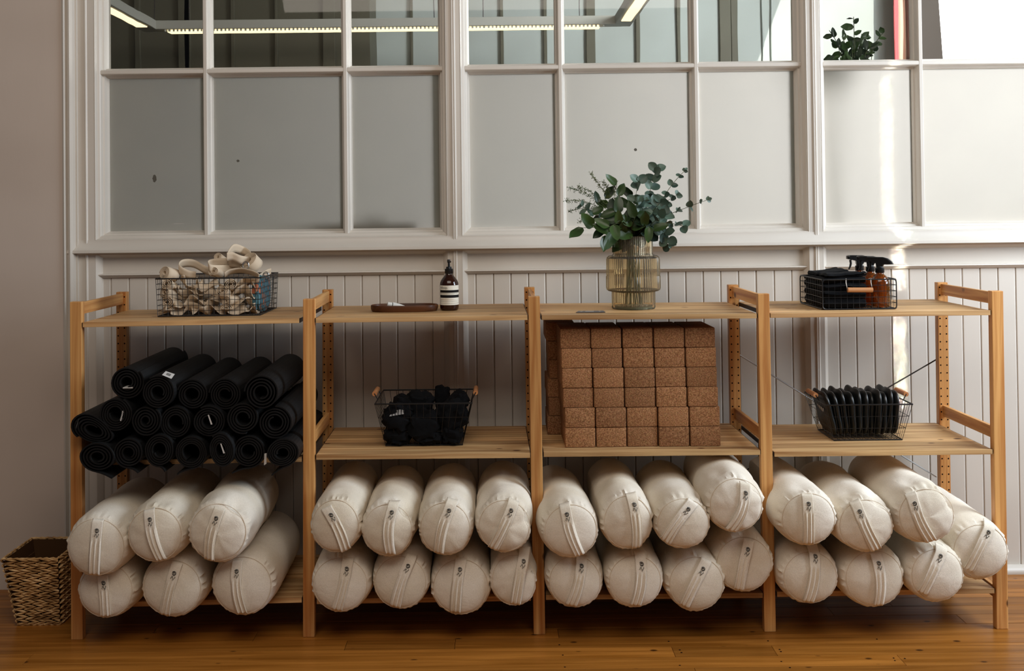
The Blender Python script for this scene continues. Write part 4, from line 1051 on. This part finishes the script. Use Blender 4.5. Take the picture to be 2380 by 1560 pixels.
stem('eucalyptus stem leaning left with small dark round leaves', [(1455, 548, Yv), (1412, 512, Yv-.03), (1374, 496, Yv-.05), (1352, 478, Yv-.05)], 'oval', 7, .036, start=.35, taper=.3)
stem('eucalyptus stem filling the lower right of the bunch', [(1488, 548, Yv-.02), (1520, 515, Yv-.09), (1545, 500, Yv-.1)], 'round', 8, .044, start=.05, taper=.2)
stem('broad-leaved branch standing up left of the middle', [(1458, 545, Yv), (1440, 480, Yv-.01), (1432, 428, Yv-.01)], 'broad', 6, .062, pair=False, name='leafy_branch', spread=.7, taper=.25)
stem('broad-leaved branch with the highest left leaf', [(1460, 545, Yv), (1425, 500, Yv-.04), (1386, 470, Yv-.05)], 'broad', 7, .064, pair=False, name='leafy_branch', spread=.9, taper=.2)
stem('broad-leaved branch hanging low to the left', [(1452, 548, Yv-.02), (1400, 530, Yv-.06), (1352, 530, Yv-.07)], 'broad', 6, .068, pair=False, name='leafy_branch', spread=.6, taper=.1)
stem('broad-leaved branch in front of the vase mouth', [(1462, 546, Yv-.03), (1440, 520, Yv-.10), (1415, 528, Yv-.12)], 'broad', 7, .066, pair=False, name='leafy_branch', spread=1, taper=.1)
stem('broad-leaved branch with yellow-green leaves at the centre', [(1465, 545, Yv-.03), (1450, 510, Yv-.10), (1430, 490, Yv-.11)], 'broad', 8, .060, pair=False, name='leafy_branch', spread=1, taper=.1)
stem('broad-leaved branch low over the right of the vase mouth', [(1480, 546, Yv-.03), (1500, 525, Yv-.10), (1520, 535, Yv-.12)], 'broad', 6, .058, pair=False, name='leafy_branch', spread=1, taper=.1)
stem('broad-leaved branch behind the middle of the bunch', [(1472, 545, Yv+.02), (1462, 490, Yv+.05), (1470, 455, Yv+.06)], 'broad', 8, .062, pair=False, name='leafy_branch', spread=1, taper=.1)
stem('broad-leaved branch with the lowest leaves over the left rim', [(1455, 548, Yv-.04), (1425, 540, Yv-.10), (1405, 548, Yv-.11)], 'broad', 6, .072, pair=False, name='leafy_branch', spread=1, taper=.1)
stem('broad-leaved branch filling the dark heart of the bunch', [(1470, 545, Yv-.05), (1470, 520, Yv-.09), (1480, 500, Yv-.10)], 'broad', 9, .066, pair=False, name='leafy_branch', spread=1.1, taper=.1, start=0)
stem('eucalyptus stem filling the middle right of the bunch', [(1480, 545, Yv), (1510, 500, Yv-.05), (1535, 470, Yv-.06)], 'round', 9, .050, start=.05, taper=.2)
stem('broad-leaved branch between the wisps and the middle', [(1460, 545, Yv), (1430, 500, Yv+.02), (1405, 460, Yv+.03)], 'broad', 7, .066, pair=False, name='leafy_branch', spread=.9, taper=.1)
tips = [(1372, 404, 'highest'), (1343, 432, 'second'), (1322, 436, 'third'), (1313, 466, 'leftmost'), (1320, 492, 'fourth'), (1402, 422, 'right-hand'), (1428, 420, 'pale green'), (1345, 516, 'lowest')]
for k, (tx, ty, nm_) in enumerate(tips):
    mouth = Vector((vc.x-.02, vc.y, zv+vz(553))); foot = Vector((vc.x+rl.uniform(-.03, .03), vc.y+rl.uniform(-.02, .02), zv+.016))
    path = ease([foot, mouth, at(1440-8*k*.3, 500+(ty-404)*.25, Yv+.02), at((tx+1430)/2, (ty+490)/2-6, Yv+.01), at(tx, ty, Yv)], 12)
    rr = root('fine_sprig', 'fine wispy sprig at the left of the bunch, the %s one' % nm_, 'stem', foot, 'fine sprigs in the amber vase')
    part('stem', MB().tube(path, .0008, 5), 'sprig', rr, True)
    q = MB()
    for i in range(24, len(path)-1):
        for _ in range(4):
            p_ = path[i].lerp(path[i+1], rl.random()); d = Vector((rl.uniform(-1, 1), rl.uniform(-.8, .8), rl.uniform(-1, .8))).normalized(); l_ = rl.uniform(.006, .016)
            e_ = p_+d*l_; q.tube([p_, e_], .0005, 3)
            for __ in range(2):
                f_ = p_.lerp(e_, rl.uniform(.5, 1)); g = Vector((rl.uniform(-1, 1), rl.uniform(-1, 1), rl.uniform(-1, 1))).normalized(); h = g.cross(d).normalized()*.0016
                q.add([f_-h, f_+g*.003, f_+h, f_+g*.0075], [(0, 1, 2), (1, 3, 2), (0, 3, 1)])
    part('leaflets', q, 'sprig', rr, kind='stuff')

# --- flared wire basket with black pouches
def flared(r, b0, b1, r0, r1, ybf, ybb, yrf, yrb, z0, z1, nx, ny, nz=3, rim=.003):
    """base x-range b, rim x-range r, base/rim depth ranges"""
    def P(u, v, w_):
        x = (b0+(b1-b0)*u)*(1-w_)+(r0+(r1-r0)*u)*w_
        y = (ybf+(ybb-ybf)*v)*(1-w_)+(yrf+(yrb-yrf)*v)*w_
        return (x, y, z0+(z1-z0)*w_)
    part('rim', MB().tube([P(0, 0, 1), P(1, 0, 1), P(1, 1, 1), P(0, 1, 1)], rim, 8, closed=True), 'wire', r, True)
    part('base_ring', MB().tube([P(0, 0, 0), P(1, 0, 0), P(1, 1, 0), P(0, 1, 0)], rim*.8, 8, closed=True), 'wire', r, True)
    m = MB()
    for i in range(nx+1): m.tube([P(i/nx, 0, 1), P(i/nx, 0, 0), P(i/nx, 1, 0), P(i/nx, 1, 1)], .0011, 4)
    for i in range(ny+1): m.tube([P(0, i/ny, 1), P(0, i/ny, 0), P(1, i/ny, 0), P(1, i/ny, 1)], .0011, 4)
    for k in range(1, nz): m.tube([P(0, 0, k/nz), P(1, 0, k/nz), P(1, 1, k/nz), P(0, 1, k/nz)], .0011, 4, closed=True)
    part('wire_mesh', m, 'wire', r)
    for u in (0, 1):
        q0, q1 = Vector(P(u, .32, 1)), Vector(P(u, .68, 1)); hgt = Vector((.012*(1 if u else -1), 0, .022))
        part('handle', MB().tube([q0+hgt, q1+hgt], .0095, 14), 'beech', r, True, label='turned wooden handle')
        part('handle_wire', MB().tube([q0, q0+hgt, q1+hgt, q1], .0022, 6), 'wire', r, True)
zbk = shelf_z(1, 1, at(985, 1030, .2).x)+.0035
b2 = root('flared_basket', 'flared black wire basket with wooden handles holding black pouches', 'basket', (at(985, 1030, .2).x, .25, zbk), 'flared wire baskets')
l0, l1 = at(896, 1038, .13).x, at(1075, 1038, .13).x; r0, r1 = at(871, 938.7, .085).x, at(1097, 938, .085).x
zr2 = at(985, 938.5, .085).z
flared(b2, l0, l1, r0, r1, .135, .35, .085, .40, zbk, zr2, 14, 12)
pch = [('with a striped pale fan mark showing', 925, 972, .15, .050, .045, .040, (0, .5, 0)), ('lowest, at the left end of the basket', 925, 1012, .17, .045, .05, .030, (0, .1, 0)), ('with a pointed corner rising at the left', 945, 945, .22, .045, .05, .032, (0, .4, .3)), ('rounded, highest at the back of the basket', 1028, 925, .27, .026, .02, .038, (0, 0, 0)), ('broad and folded in the upper middle', 975, 936, .22, .045, .05, .035, (0, .2, 0)), ('in the centre of the basket front', 985, 985, .16, .055, .05, .045, (0, -.2, 0)), ('at the lower middle, gathered in pleats', 1000, 1018, .17, .045, .05, .025, (0, 0, 0)), ('at the right of the basket front', 1050, 965, .17, .05, .05, .045, (0, -.4, 0)), ('low at the right end, gathered in pleats', 1050, 1012, .17, .036, .05, .028, (0, .1, 0)), ('with a corner tip at the right rim', 1065, 930, .22, .036, .04, .025, (0, -.5, .2))]
for i, (lb2, px, py, Y, sx, sy, sz, ro) in enumerate(pch):
    sx *= 1.15; sz *= 1.2; sy *= 1.2; c = at(px, py, Y); c.z = max(c.z, zbk+sz+.004)
    q = blob(MB(), c, (sx, sy, sz), ro, seed=i+11, amp=.28, e=.6, n=26, m_=18, freq=2.6)
    rr = root('cloth_pouch', 'soft black drawstring pouch, '+lb2, 'pouch', (c.x, c.y, c.z-sz), 'black pouches in the flared basket')
    part('cover', q, 'blackcloth', rr, True)
    if i == 0:
        fp = []
        for k in range(6):
            a = .55+k*.23; o_ = at(941, 972, .088); rr_ = .026*(1-.06*k)
            pA = at(903+k*6, 967-k*3+.3*k*k, .098); pB = at(909+k*5.4, 961.5-2.2*k+.45*k*k, .098)
        q2 = MB()
        for k in range(5):
            x0_, x1_ = 905+k*7, 910.5+k*7; yt0, yt1 = 966-14*math.sin((k+.2)/5.2*2.2), 966-14*math.sin((k+.9)/5.2*2.2); yb0, yb1 = 968-1.2*k, 967.5-1.2*k
            q2.add([at(x0_, yb0, .093), at(x1_, yb1, .093), at(x1_, yt1, .098), at(x0_+1, yt0, .098)], [(0, 1, 2, 3)])
        part('stripe_print', q2, 'tag_grey', rr, label='pale fan-shaped stripes')
# --- flared basket with pads
zb3 = shelf_z(1, 3, at(2010, 1020, .2).x)+.0035
b3 = root('flared_basket', 'flared black wire basket with wooden handles holding a row of black pads', 'basket', (at(2015, 1020, .25).x, .27, zb3), 'flared wire baskets')
l0, l1 = at(1938, 1026.6, .17).x, at(2097, 1026, .17).x; r0, r1 = at(1933, 942, .13).x-.02, at(2121, 940, .13).x
zr3 = at(2020, 941, .13).z
flared(b3, l0, l1, r0, r1, .17, .37, .13, .42, zb3, zr3, 12, 12)
part('price_label', MB().hexa([at(1899, 938, .30), at(1914, 950, .22), at(1914, 958, .22), at(1902, 945, .30)]+[v+Vector((-.001, 0, 0)) for v in (at(1899, 938, .30), at(1914, 950, .22), at(1914, 958, .22), at(1902, 945, .30))]), 'tag', b3, label='small white label tied to the side')
def pad(mb, c, hy, hz, th, lean, yawp, seed):
    n = 56; ringl = [(0, .80), (.12, .93), (.32, 1.0), (.5, 1.015), (.68, 1.0), (.88, .93), (1, .80)]
    vs = []
    for tx, sc_ in ringl:
        for k in range(n):
            a = 2*PI*k/n; rr_ = 1+.115*math.cos(4*a+PI)+.03*math.cos(2*a)
            y = hy*rr_*math.cos(a)*sc_; z = hz*rr_*math.sin(a)*sc_+hz; x = (tx-.5)*th
            vs.append((c[0]+x+lean*(z)+yawp*y, c[1]+y, c[2]+z))
    K = len(ringl); cA, cB = len(vs), len(vs)+1
    vs += [(c[0]-th*.5+lean*hz, c[1], c[2]+hz), (c[0]+th*.5+lean*hz, c[1], c[2]+hz)]
    fs = [(i*n+k, i*n+(k+1) % n, (i+1)*n+(k+1) % n, (i+1)*n+k) for i in range(K-1) for k in range(n)]
    fs += [(cA, (k+1) % n, k) for k in range(n)]+[(cB, (K-1)*n+k, (K-1)*n+(k+1) % n) for k in range(n)]
    return mb.add(vs, fs)
npad = 11; xsA = l0+.016; xsB = l1-.018
ordn = ['leftmost', 'second from the left', 'third from the left', 'fourth from the left', 'fifth from the left', 'middle', 'fifth from the right', 'fourth from the right', 'third from the right', 'second from the right', 'rightmost']
for i in range(npad):
    t_ = i/(npad-1); x = xsA+(xsB-xsA)*t_; lean = -.24+.24*min(1, t_*2.2)+.05*t_
    c = (x, .268+rs.uniform(-.012, .008), zb3+.004)
    rr = root('foam_pad', 'black rubbery waisted pad standing on edge in the basket, %s' % ordn[i], 'pad', c, 'black pads in the flared basket')
    part('pad', pad(MB(), c, .086, .092+rs.uniform(-.003, .005), .0205, lean, -.05, i), 'blackrubber', rr, True)

# --- basket of spray bottles and cloths
zb4 = ZT(3, at(2000, 715, .2).x)+.003
f0, f1 = at(1913, 720, .077).x, at(2085, 719, .077).x; zr4 = at(2000, 650, .077).z
b4 = root('wire_basket', 'low black wire basket with rounded corners and a wooden front handle', 'basket', ((f0+f1)/2, .23, zb4), 'wire baskets')
y0_, y1_ = .08, .375
def rr_path(pts, r_, n=5):
    out = []; N = len(pts); pts = [Vector(p_) for p_ in pts]
    for i, p_ in enumerate(pts):
        a, b = (pts[i-1]-p_).normalized(), (pts[(i+1) % N]-p_).normalized()
        for k in range(n+1):
            t_ = k/n; A_, B_ = p_+a*r_, p_+b*r_; out.append(A_*(1-t_)**2+p_*2*t_*(1-t_)+B_*t_**2)
    return out
part('rim', MB().tube(rr_path([(f0, y0_, zr4), (f1, y0_, zr4), (f1, y1_, zr4), (f0, y1_, zr4)], .02), .0024, 8, closed=True), 'wire', b4, True)
part('base_ring', MB().tube(rr_path([(f0, y0_, zb4), (f1, y0_, zb4), (f1, y1_, zb4), (f0, y1_, zb4)], .02), .0024, 8, closed=True), 'wire', b4, True)
for yy in (y0_, y1_): part('end_frame', MB().tube(rr_path([(f0, yy, zb4), (f1, yy, zb4), (f1, yy, zr4), (f0, yy, zr4)], .014), .0022, 8, closed=True), 'wire', b4, True)
for xx in (f0, f1): part('side_frame', MB().tube(rr_path([(xx, y0_, zb4), (xx, y1_, zb4), (xx, y1_, zr4), (xx, y0_, zr4)], .014), .0020, 8, closed=True), 'wire', b4, True)
m = MB()
for k in range(1, 12):
    x = f0+(f1-f0)*k/12; m.tube([(x, y0_, zr4), (x, y0_, zb4), (x, y1_, zb4), (x, y1_, zr4)], .0010, 4)
for k in range(1, 10):
    y = y0_+(y1_-y0_)*k/10; m.tube([(f0, y, zr4), (f0, y, zb4), (f1, y, zb4), (f1, y, zr4)], .0010, 4)
for k in range(1, 5):
    z = zb4+(zr4-zb4)*k/5; m.tube([(f0, y0_, z), (f1, y0_, z), (f1, y1_, z), (f0, y1_, z)], .0011, 4, closed=True)
part('wire_mesh', m, 'wire', b4)
h0, h1 = at(1970, 674, .066), at(2028, 674, .066)
part('handle', MB().tube([h0, h1], .0092, 16), 'beech', b4, True, label='turned wooden handle')
for hh in (h0, h1): part('handle_wire', MB().tube([(hh.x, y0_+.002, zr4+.004), (hh.x-.003, y0_-.006, zr4-.01), (hh.x-.002, hh.y, hh.z+.006), (hh.x, hh.y, hh.z)], .0018, 6), 'steel', b4, True)
def cloth(mb, x0, x1, y0, y1, z0, z1, seed, amp=.006, sag=0):
    nx, ny = 26, 20; vs = []
    for s_ in (0, 1):
        for i in range(nx+1):
            for j in range(ny+1):
                u, v = i/nx, j/ny; eu = min(u, 1-u, v, 1-v); rd = (1-min(1, eu/.06))**2
                z = (z0 if s_ == 0 else z1); mid = (z0+z1)/2; z = z+(mid-z)*rd
                x = x0+(x1-x0)*u; y = y0+(y1-y0)*v
                nn = noise.noise(Vector((x*16, y*16, seed)))*amp+noise.noise(Vector((x*45, y*20, seed+3)))*amp*.4
                ed = noise.noise(Vector((x*25, y*25, seed+9)))*.008*rd
                vs.append((x+ed, y+ed, z+nn*(1 if s_ else .3)+sag*(u-.5)))
    K = (nx+1)*(ny+1); fs = []
    for i in range(nx):
        for j in range(ny):
            a = i*(ny+1)+j; b = a+ny+1; fs += [(a, a+1, b+1, b), (K+a, K+b, K+b+1, K+a+1)]
    return mb.add(vs, fs)
zc = zb4+.004
xs0, xs1 = f0+.008, f0+.175
layers = [('at the bottom of the stack', .033), ('second from the bottom', .031), ('third from the bottom', .028), ('fourth, just above the rim', .022), ('on top at the back, highest', .018), ('on top at the front', .016)]
for i, (ln_, th_) in enumerate(layers):
    yb_, ye_ = (y0_+.012, y1_-.012)
    if i == 4: yb_, ye_ = y0_+.13, y1_-.02
    if i == 5: yb_, ye_ = y0_+.015, y0_+.16; zc -= .018
    q = cloth(MB(), xs0+(.012 if i > 3 else 0), xs1-(.03 if i == 4 else 0), yb_, ye_, zc, zc+th_, i*2.3, .006, .012 if i == 4 else (.006 if i == 5 else 0))
    rr = root('folded_cloth', 'folded black cloth by the spray bottles, '+ln_, 'cloth', ((xs0+xs1)/2, (yb_+ye_)/2, zc), 'folded black cloths')
    part('cloth', q, 'blackcloth', rr, True); zc += th_
# spray bottles
sb = [('amber spray bottle at the front right of the basket, head shown from its rounded back', 2046, .135, .0355, 2.62), ('amber spray bottle half hidden in the middle, trigger to the left', 2024, .22, .0355, 2.9), ('amber spray bottle at the back left, trigger hanging clear', 1999, .30, .0355, 3.14)]
headprof = [(-.050, .012), (-.050, .024), (-.046, .027), (.012, .026), (.030, .021), (.044, .010), (.050, -.001), (.030, -.002), (.016, -.002), (.012, -.010), (-.012, -.010), (-.014, .004), (-.036, .009)]
for lb4, px, Y, Rb4, ang in sb:
    c = at(px, 700, Y); z0 = zb4+.004
    rr = root('spray_bottle', lb4, 'bottle', (c.x, c.y, z0), 'amber spray bottles')
    hB = .112
    prof = [(0, .001), (Rb4*.9, 0), (Rb4, .006), (Rb4, hB-.030), (Rb4*.97, hB-.018), (Rb4*.86, hB-.006), (Rb4*.66, hB+.004), (Rb4*.42, hB+.011), (Rb4*.36, hB+.016), (Rb4*.36, hB+.026)]
    part('bottle', MB().lathe(prof, (c.x, c.y, z0), 40), 'amber', rr, True)
    part('dip_tube', MB().tube([(c.x, c.y, z0+hB), (c.x+.004, c.y, z0+.05), (c.x+.014, c.y, z0+.006)], .002, 6), 'tag_grey', rr, True)
    part('collar', MB().lathe([(Rb4*.43, 0), (Rb4*.46, .002), (Rb4*.46, .018), (Rb4*.36, .020), (Rb4*.34, .026), (0, .026)], (c.x, c.y, z0+hB+.016), 48, .02, 24), 'blackplastic', rr, True)
    ca, sa = math.cos(ang-PI), math.sin(ang-PI); zH = z0+hB+.050
    def T(x, y, z): return (c.x+x*ca-y*sa, c.y+x*sa+y*ca, zH+z)
    vs = []; nP = len(headprof); cols_ = [(-.011, .86), (-.008, 1), (.008, 1), (.011, .86)]
    for yy, sc_ in cols_: vs += [T(x*sc_, yy, .008+(z-.008)*sc_) for x, z in headprof]
    fs = [(i*nP+k, i*nP+(k+1) % nP, (i+1)*nP+(k+1) % nP, (i+1)*nP+k) for i in range(3) for k in range(nP)]+[tuple(range(nP-1, -1, -1)), tuple(3*nP+k for k in range(nP))]
    part('spray_head', MB().add(vs, fs), 'blackplastic', rr)
    trg = [(-.036, .008), (-.034, -.006), (-.037, -.018), (-.043, -.030)]
    part('trigger', MB().tube([T(x, 0, z) for x, z in trg], [.005, .0046, .004, .003], 8), 'blackplastic', rr, True)

# ------------------------------------------------------------------ woven basket on the floor
f_ = {}
zt5 = at(70, 1299, .115).z; xa, xb = at(5, 1303, .115).x, at(134, 1296, .115).x
xc, xd = at(38, 1460, .13).x, at(136, 1453, .13).x
wbk = root('woven_basket', 'square tapered water hyacinth basket standing empty on the floor at the left', 'basket', ((xa+xb)/2, .25, 0))
yT0, yT1, yB0, yB1 = .115, .375, .145, .345
def bx(u, v, w_):
    x = (xc+(xd-xc)*u)*(1-w_)+(xa+(xb-xa)*u)*w_; y = (yB0+(yB1-yB0)*v)*(1-w_)+(yT0+(yT1-yT0)*v)*w_
    return Vector((x, y, .004+(zt5-.004)*w_))
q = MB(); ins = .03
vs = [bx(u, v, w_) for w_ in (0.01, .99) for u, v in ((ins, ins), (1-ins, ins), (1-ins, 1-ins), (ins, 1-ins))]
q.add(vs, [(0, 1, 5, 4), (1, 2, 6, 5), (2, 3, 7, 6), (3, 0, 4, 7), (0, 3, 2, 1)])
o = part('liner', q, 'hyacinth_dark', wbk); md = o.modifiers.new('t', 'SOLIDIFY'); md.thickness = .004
rb = random.Random(9); nrow = 13
for k in range(nrow):
    w0 = (k+.1)/nrow; w1_ = (k+.95)/nrow; q = MB()
    for side_ in range(4):
        cn = [(0, 0), (1, 0), (1, 1), (0, 1)]; A_, B2 = cn[side_], cn[(side_+1) % 4]
        n_ = 5 if side_ % 2 == 0 else 7
        for j in range(n_):
            for half in (0, 1):
                u0 = (j+rb.uniform(-.15, .15)+.12*half)/n_; u1 = u0+1.45/n_
                def Q(u, w_, outw):
                    u = min(1.01, max(-.01, u)); a = bx(A_[0], A_[1], w_).lerp(bx(B2[0], B2[1], w_), u); nn = Vector(((0, -1, 0), (1, 0, 0), (0, 1, 0), (-1, 0, 0))[side_]); return a+nn*outw
                wm = (w0+w1_)/2; d_ = (w1_-w0)
                lo, hi = (wm-.06*d_, w1_+.12*d_) if half else (w0-.12*d_, wm+.06*d_)
                # leaf-shaped strand, slanting: lower half rises, upper half falls (a chevron)
                sA, sB = (hi, lo) if half else (lo, hi)
                pts = []
                for s2 in range(6):
                    t_ = s2/5; cw = sA+(sB-sA)*t_; hwid = d_*.34*math.sin(PI*min(1, .12+t_*.86))**.7
                    o1 = .003+.0065*math.sin(PI*t_)+rb.uniform(-.0008, .0012)
                    pts += [Q(u0+(u1-u0)*t_, cw-hwid*.8, .001), Q(u0+(u1-u0)*t_, cw, o1), Q(u0+(u1-u0)*t_, cw+hwid*.8, .001)]
                q.add(pts, [(3*i+c2, 3*i+c2+1, 3*i+4+c2, 3*i+3+c2) for i in range(5) for c2 in (0, 1)])
                if side_ in (2, 3, 1):   # the inner face shows over the rim too
                    off_ = Vector(((0, 1, 0), (-1, 0, 0), (0, -1, 0), (1, 0, 0))[side_])*.010
                    q.add([v+off_-2*(Vector(((0, -1, 0), (1, 0, 0), (0, 1, 0), (-1, 0, 0))[side_])*0) for v in []], [])
    part('woven_row', q, 'hyacinth', wbk, True)
for k in range(9, nrow):   # inner face rows
    q = MB(); w0 = k/nrow; w1_ = (k+1)/nrow
    for (A_, B2, nn) in (((0, 1), (1, 1), Vector((0, -1, 0))), ((0, 0), (0, 1), Vector((1, 0, 0))), ((1, 0), (1, 1), Vector((-1, 0, 0)))):
        for j in range(7):
            u0, u1 = j/7+rb.uniform(-.03, .03), (j+1.3)/7; pts = []
            for s2 in range(5):
                t_ = s2/4; u = min(.97, max(.03, u0+(u1-u0)*t_)); h_ = (w1_-w0)*.5*math.sin(PI*min(1, .15+.8*t_)); cm = (w0+w1_)/2
                P_ = lambda w_, o_: bx(A_[0], A_[1], w_).lerp(bx(B2[0], B2[1], w_), u)+nn*o_
                pts += [P_(cm-h_, .005), P_(cm, .009), P_(cm+h_, .005)]
            q.add(pts, [(3*i+c2, 3*i+c2+1, 3*i+4+c2, 3*i+3+c2) for i in range(4) for c2 in (0, 1)])
    part('inner_row', q, 'hyacinth', wbk, True)
rimp = []
cn = [bx(0, 0, 1), bx(1, 0, 1), bx(1, 1, 1), bx(0, 1, 1)]
for i in range(4):
    for j in range(26): rimp.append(cn[i].lerp(cn[(i+1) % 4], j/26)+Vector((0, 0, .0012*math.sin(j*2.2))))
part('rim', MB().tube(rimp, [.0038+.0007*math.sin(i*1.9) for i in range(len(rimp))], 8, closed=True), 'hyacinth', wbk, True)
bp = []
cn = [bx(0, 0, 0), bx(1, 0, 0), bx(1, 1, 0), bx(0, 1, 0)]
for i in range(4):
    for j in range(26): bp.append(cn[i].lerp(cn[(i+1) % 4], j/26)+Vector((0, 0, .002*math.sin(j*1.7))))
part('foot_ring', MB().tube(bp, .005, 8, closed=True), 'hyacinth', wbk, True)

# ------------------------------------------------------------------ plant behind the clear glass
pr = root('potted_plant', 'dark leafy plant showing over the frosted pane behind the clear glass', 'plant', at(1985, 60, YG+.22)*1.0)
pc = at(1985, 200, YG+.22); zl = zG0-.27
pr.location = (pc.x, pc.y, zl)
part('pot', MB().lathe([(0, 0), (.06, 0), (.075, .10), (.078, .12), (.070, .12), (.066, .10), (0, .10)], (pc.x, pc.y, zl), 32), 'olive', pr, True)
rl2 = random.Random(21)
for (tx, ty) in [(1982, 40), (2052, 75), (1925, 72), (1940, 105), (2020, 110), (1975, 95), (2000, 80), (1955, 85), (1998, 125), (1930, 130), (2030, 120), (1965, 125)]:
    pth = ease([Vector((pc.x, pc.y, zl+.1)), at((1985+tx)/2, 240, YG+.22), at(tx*.6+1985*.4, (ty+170)/2, YG+.2), at(tx, ty, YG+.2+rl2.uniform(-.05, .07))], 8)
    part('stem', MB().tube(pth, .0016, 5), 'stem', pr, True)
    N = len(pth)-1
    for k in range(9):
        i = int(N*(.45+.53*k/8)); 
        i = min(i, N-1)
        d = (pth[i+1]-pth[i]).normalized(); dd = d*.5+Vector((rl2.uniform(-1, 1), rl2.uniform(-.5, .5), rl2.uniform(-.8, .8)))
        add_leaf(pr, pth[i], dd, (rl2.uniform(-.7, .7), -1, rl2.uniform(-.2, .8)), rl2.uniform(.035, .06), 'broad')
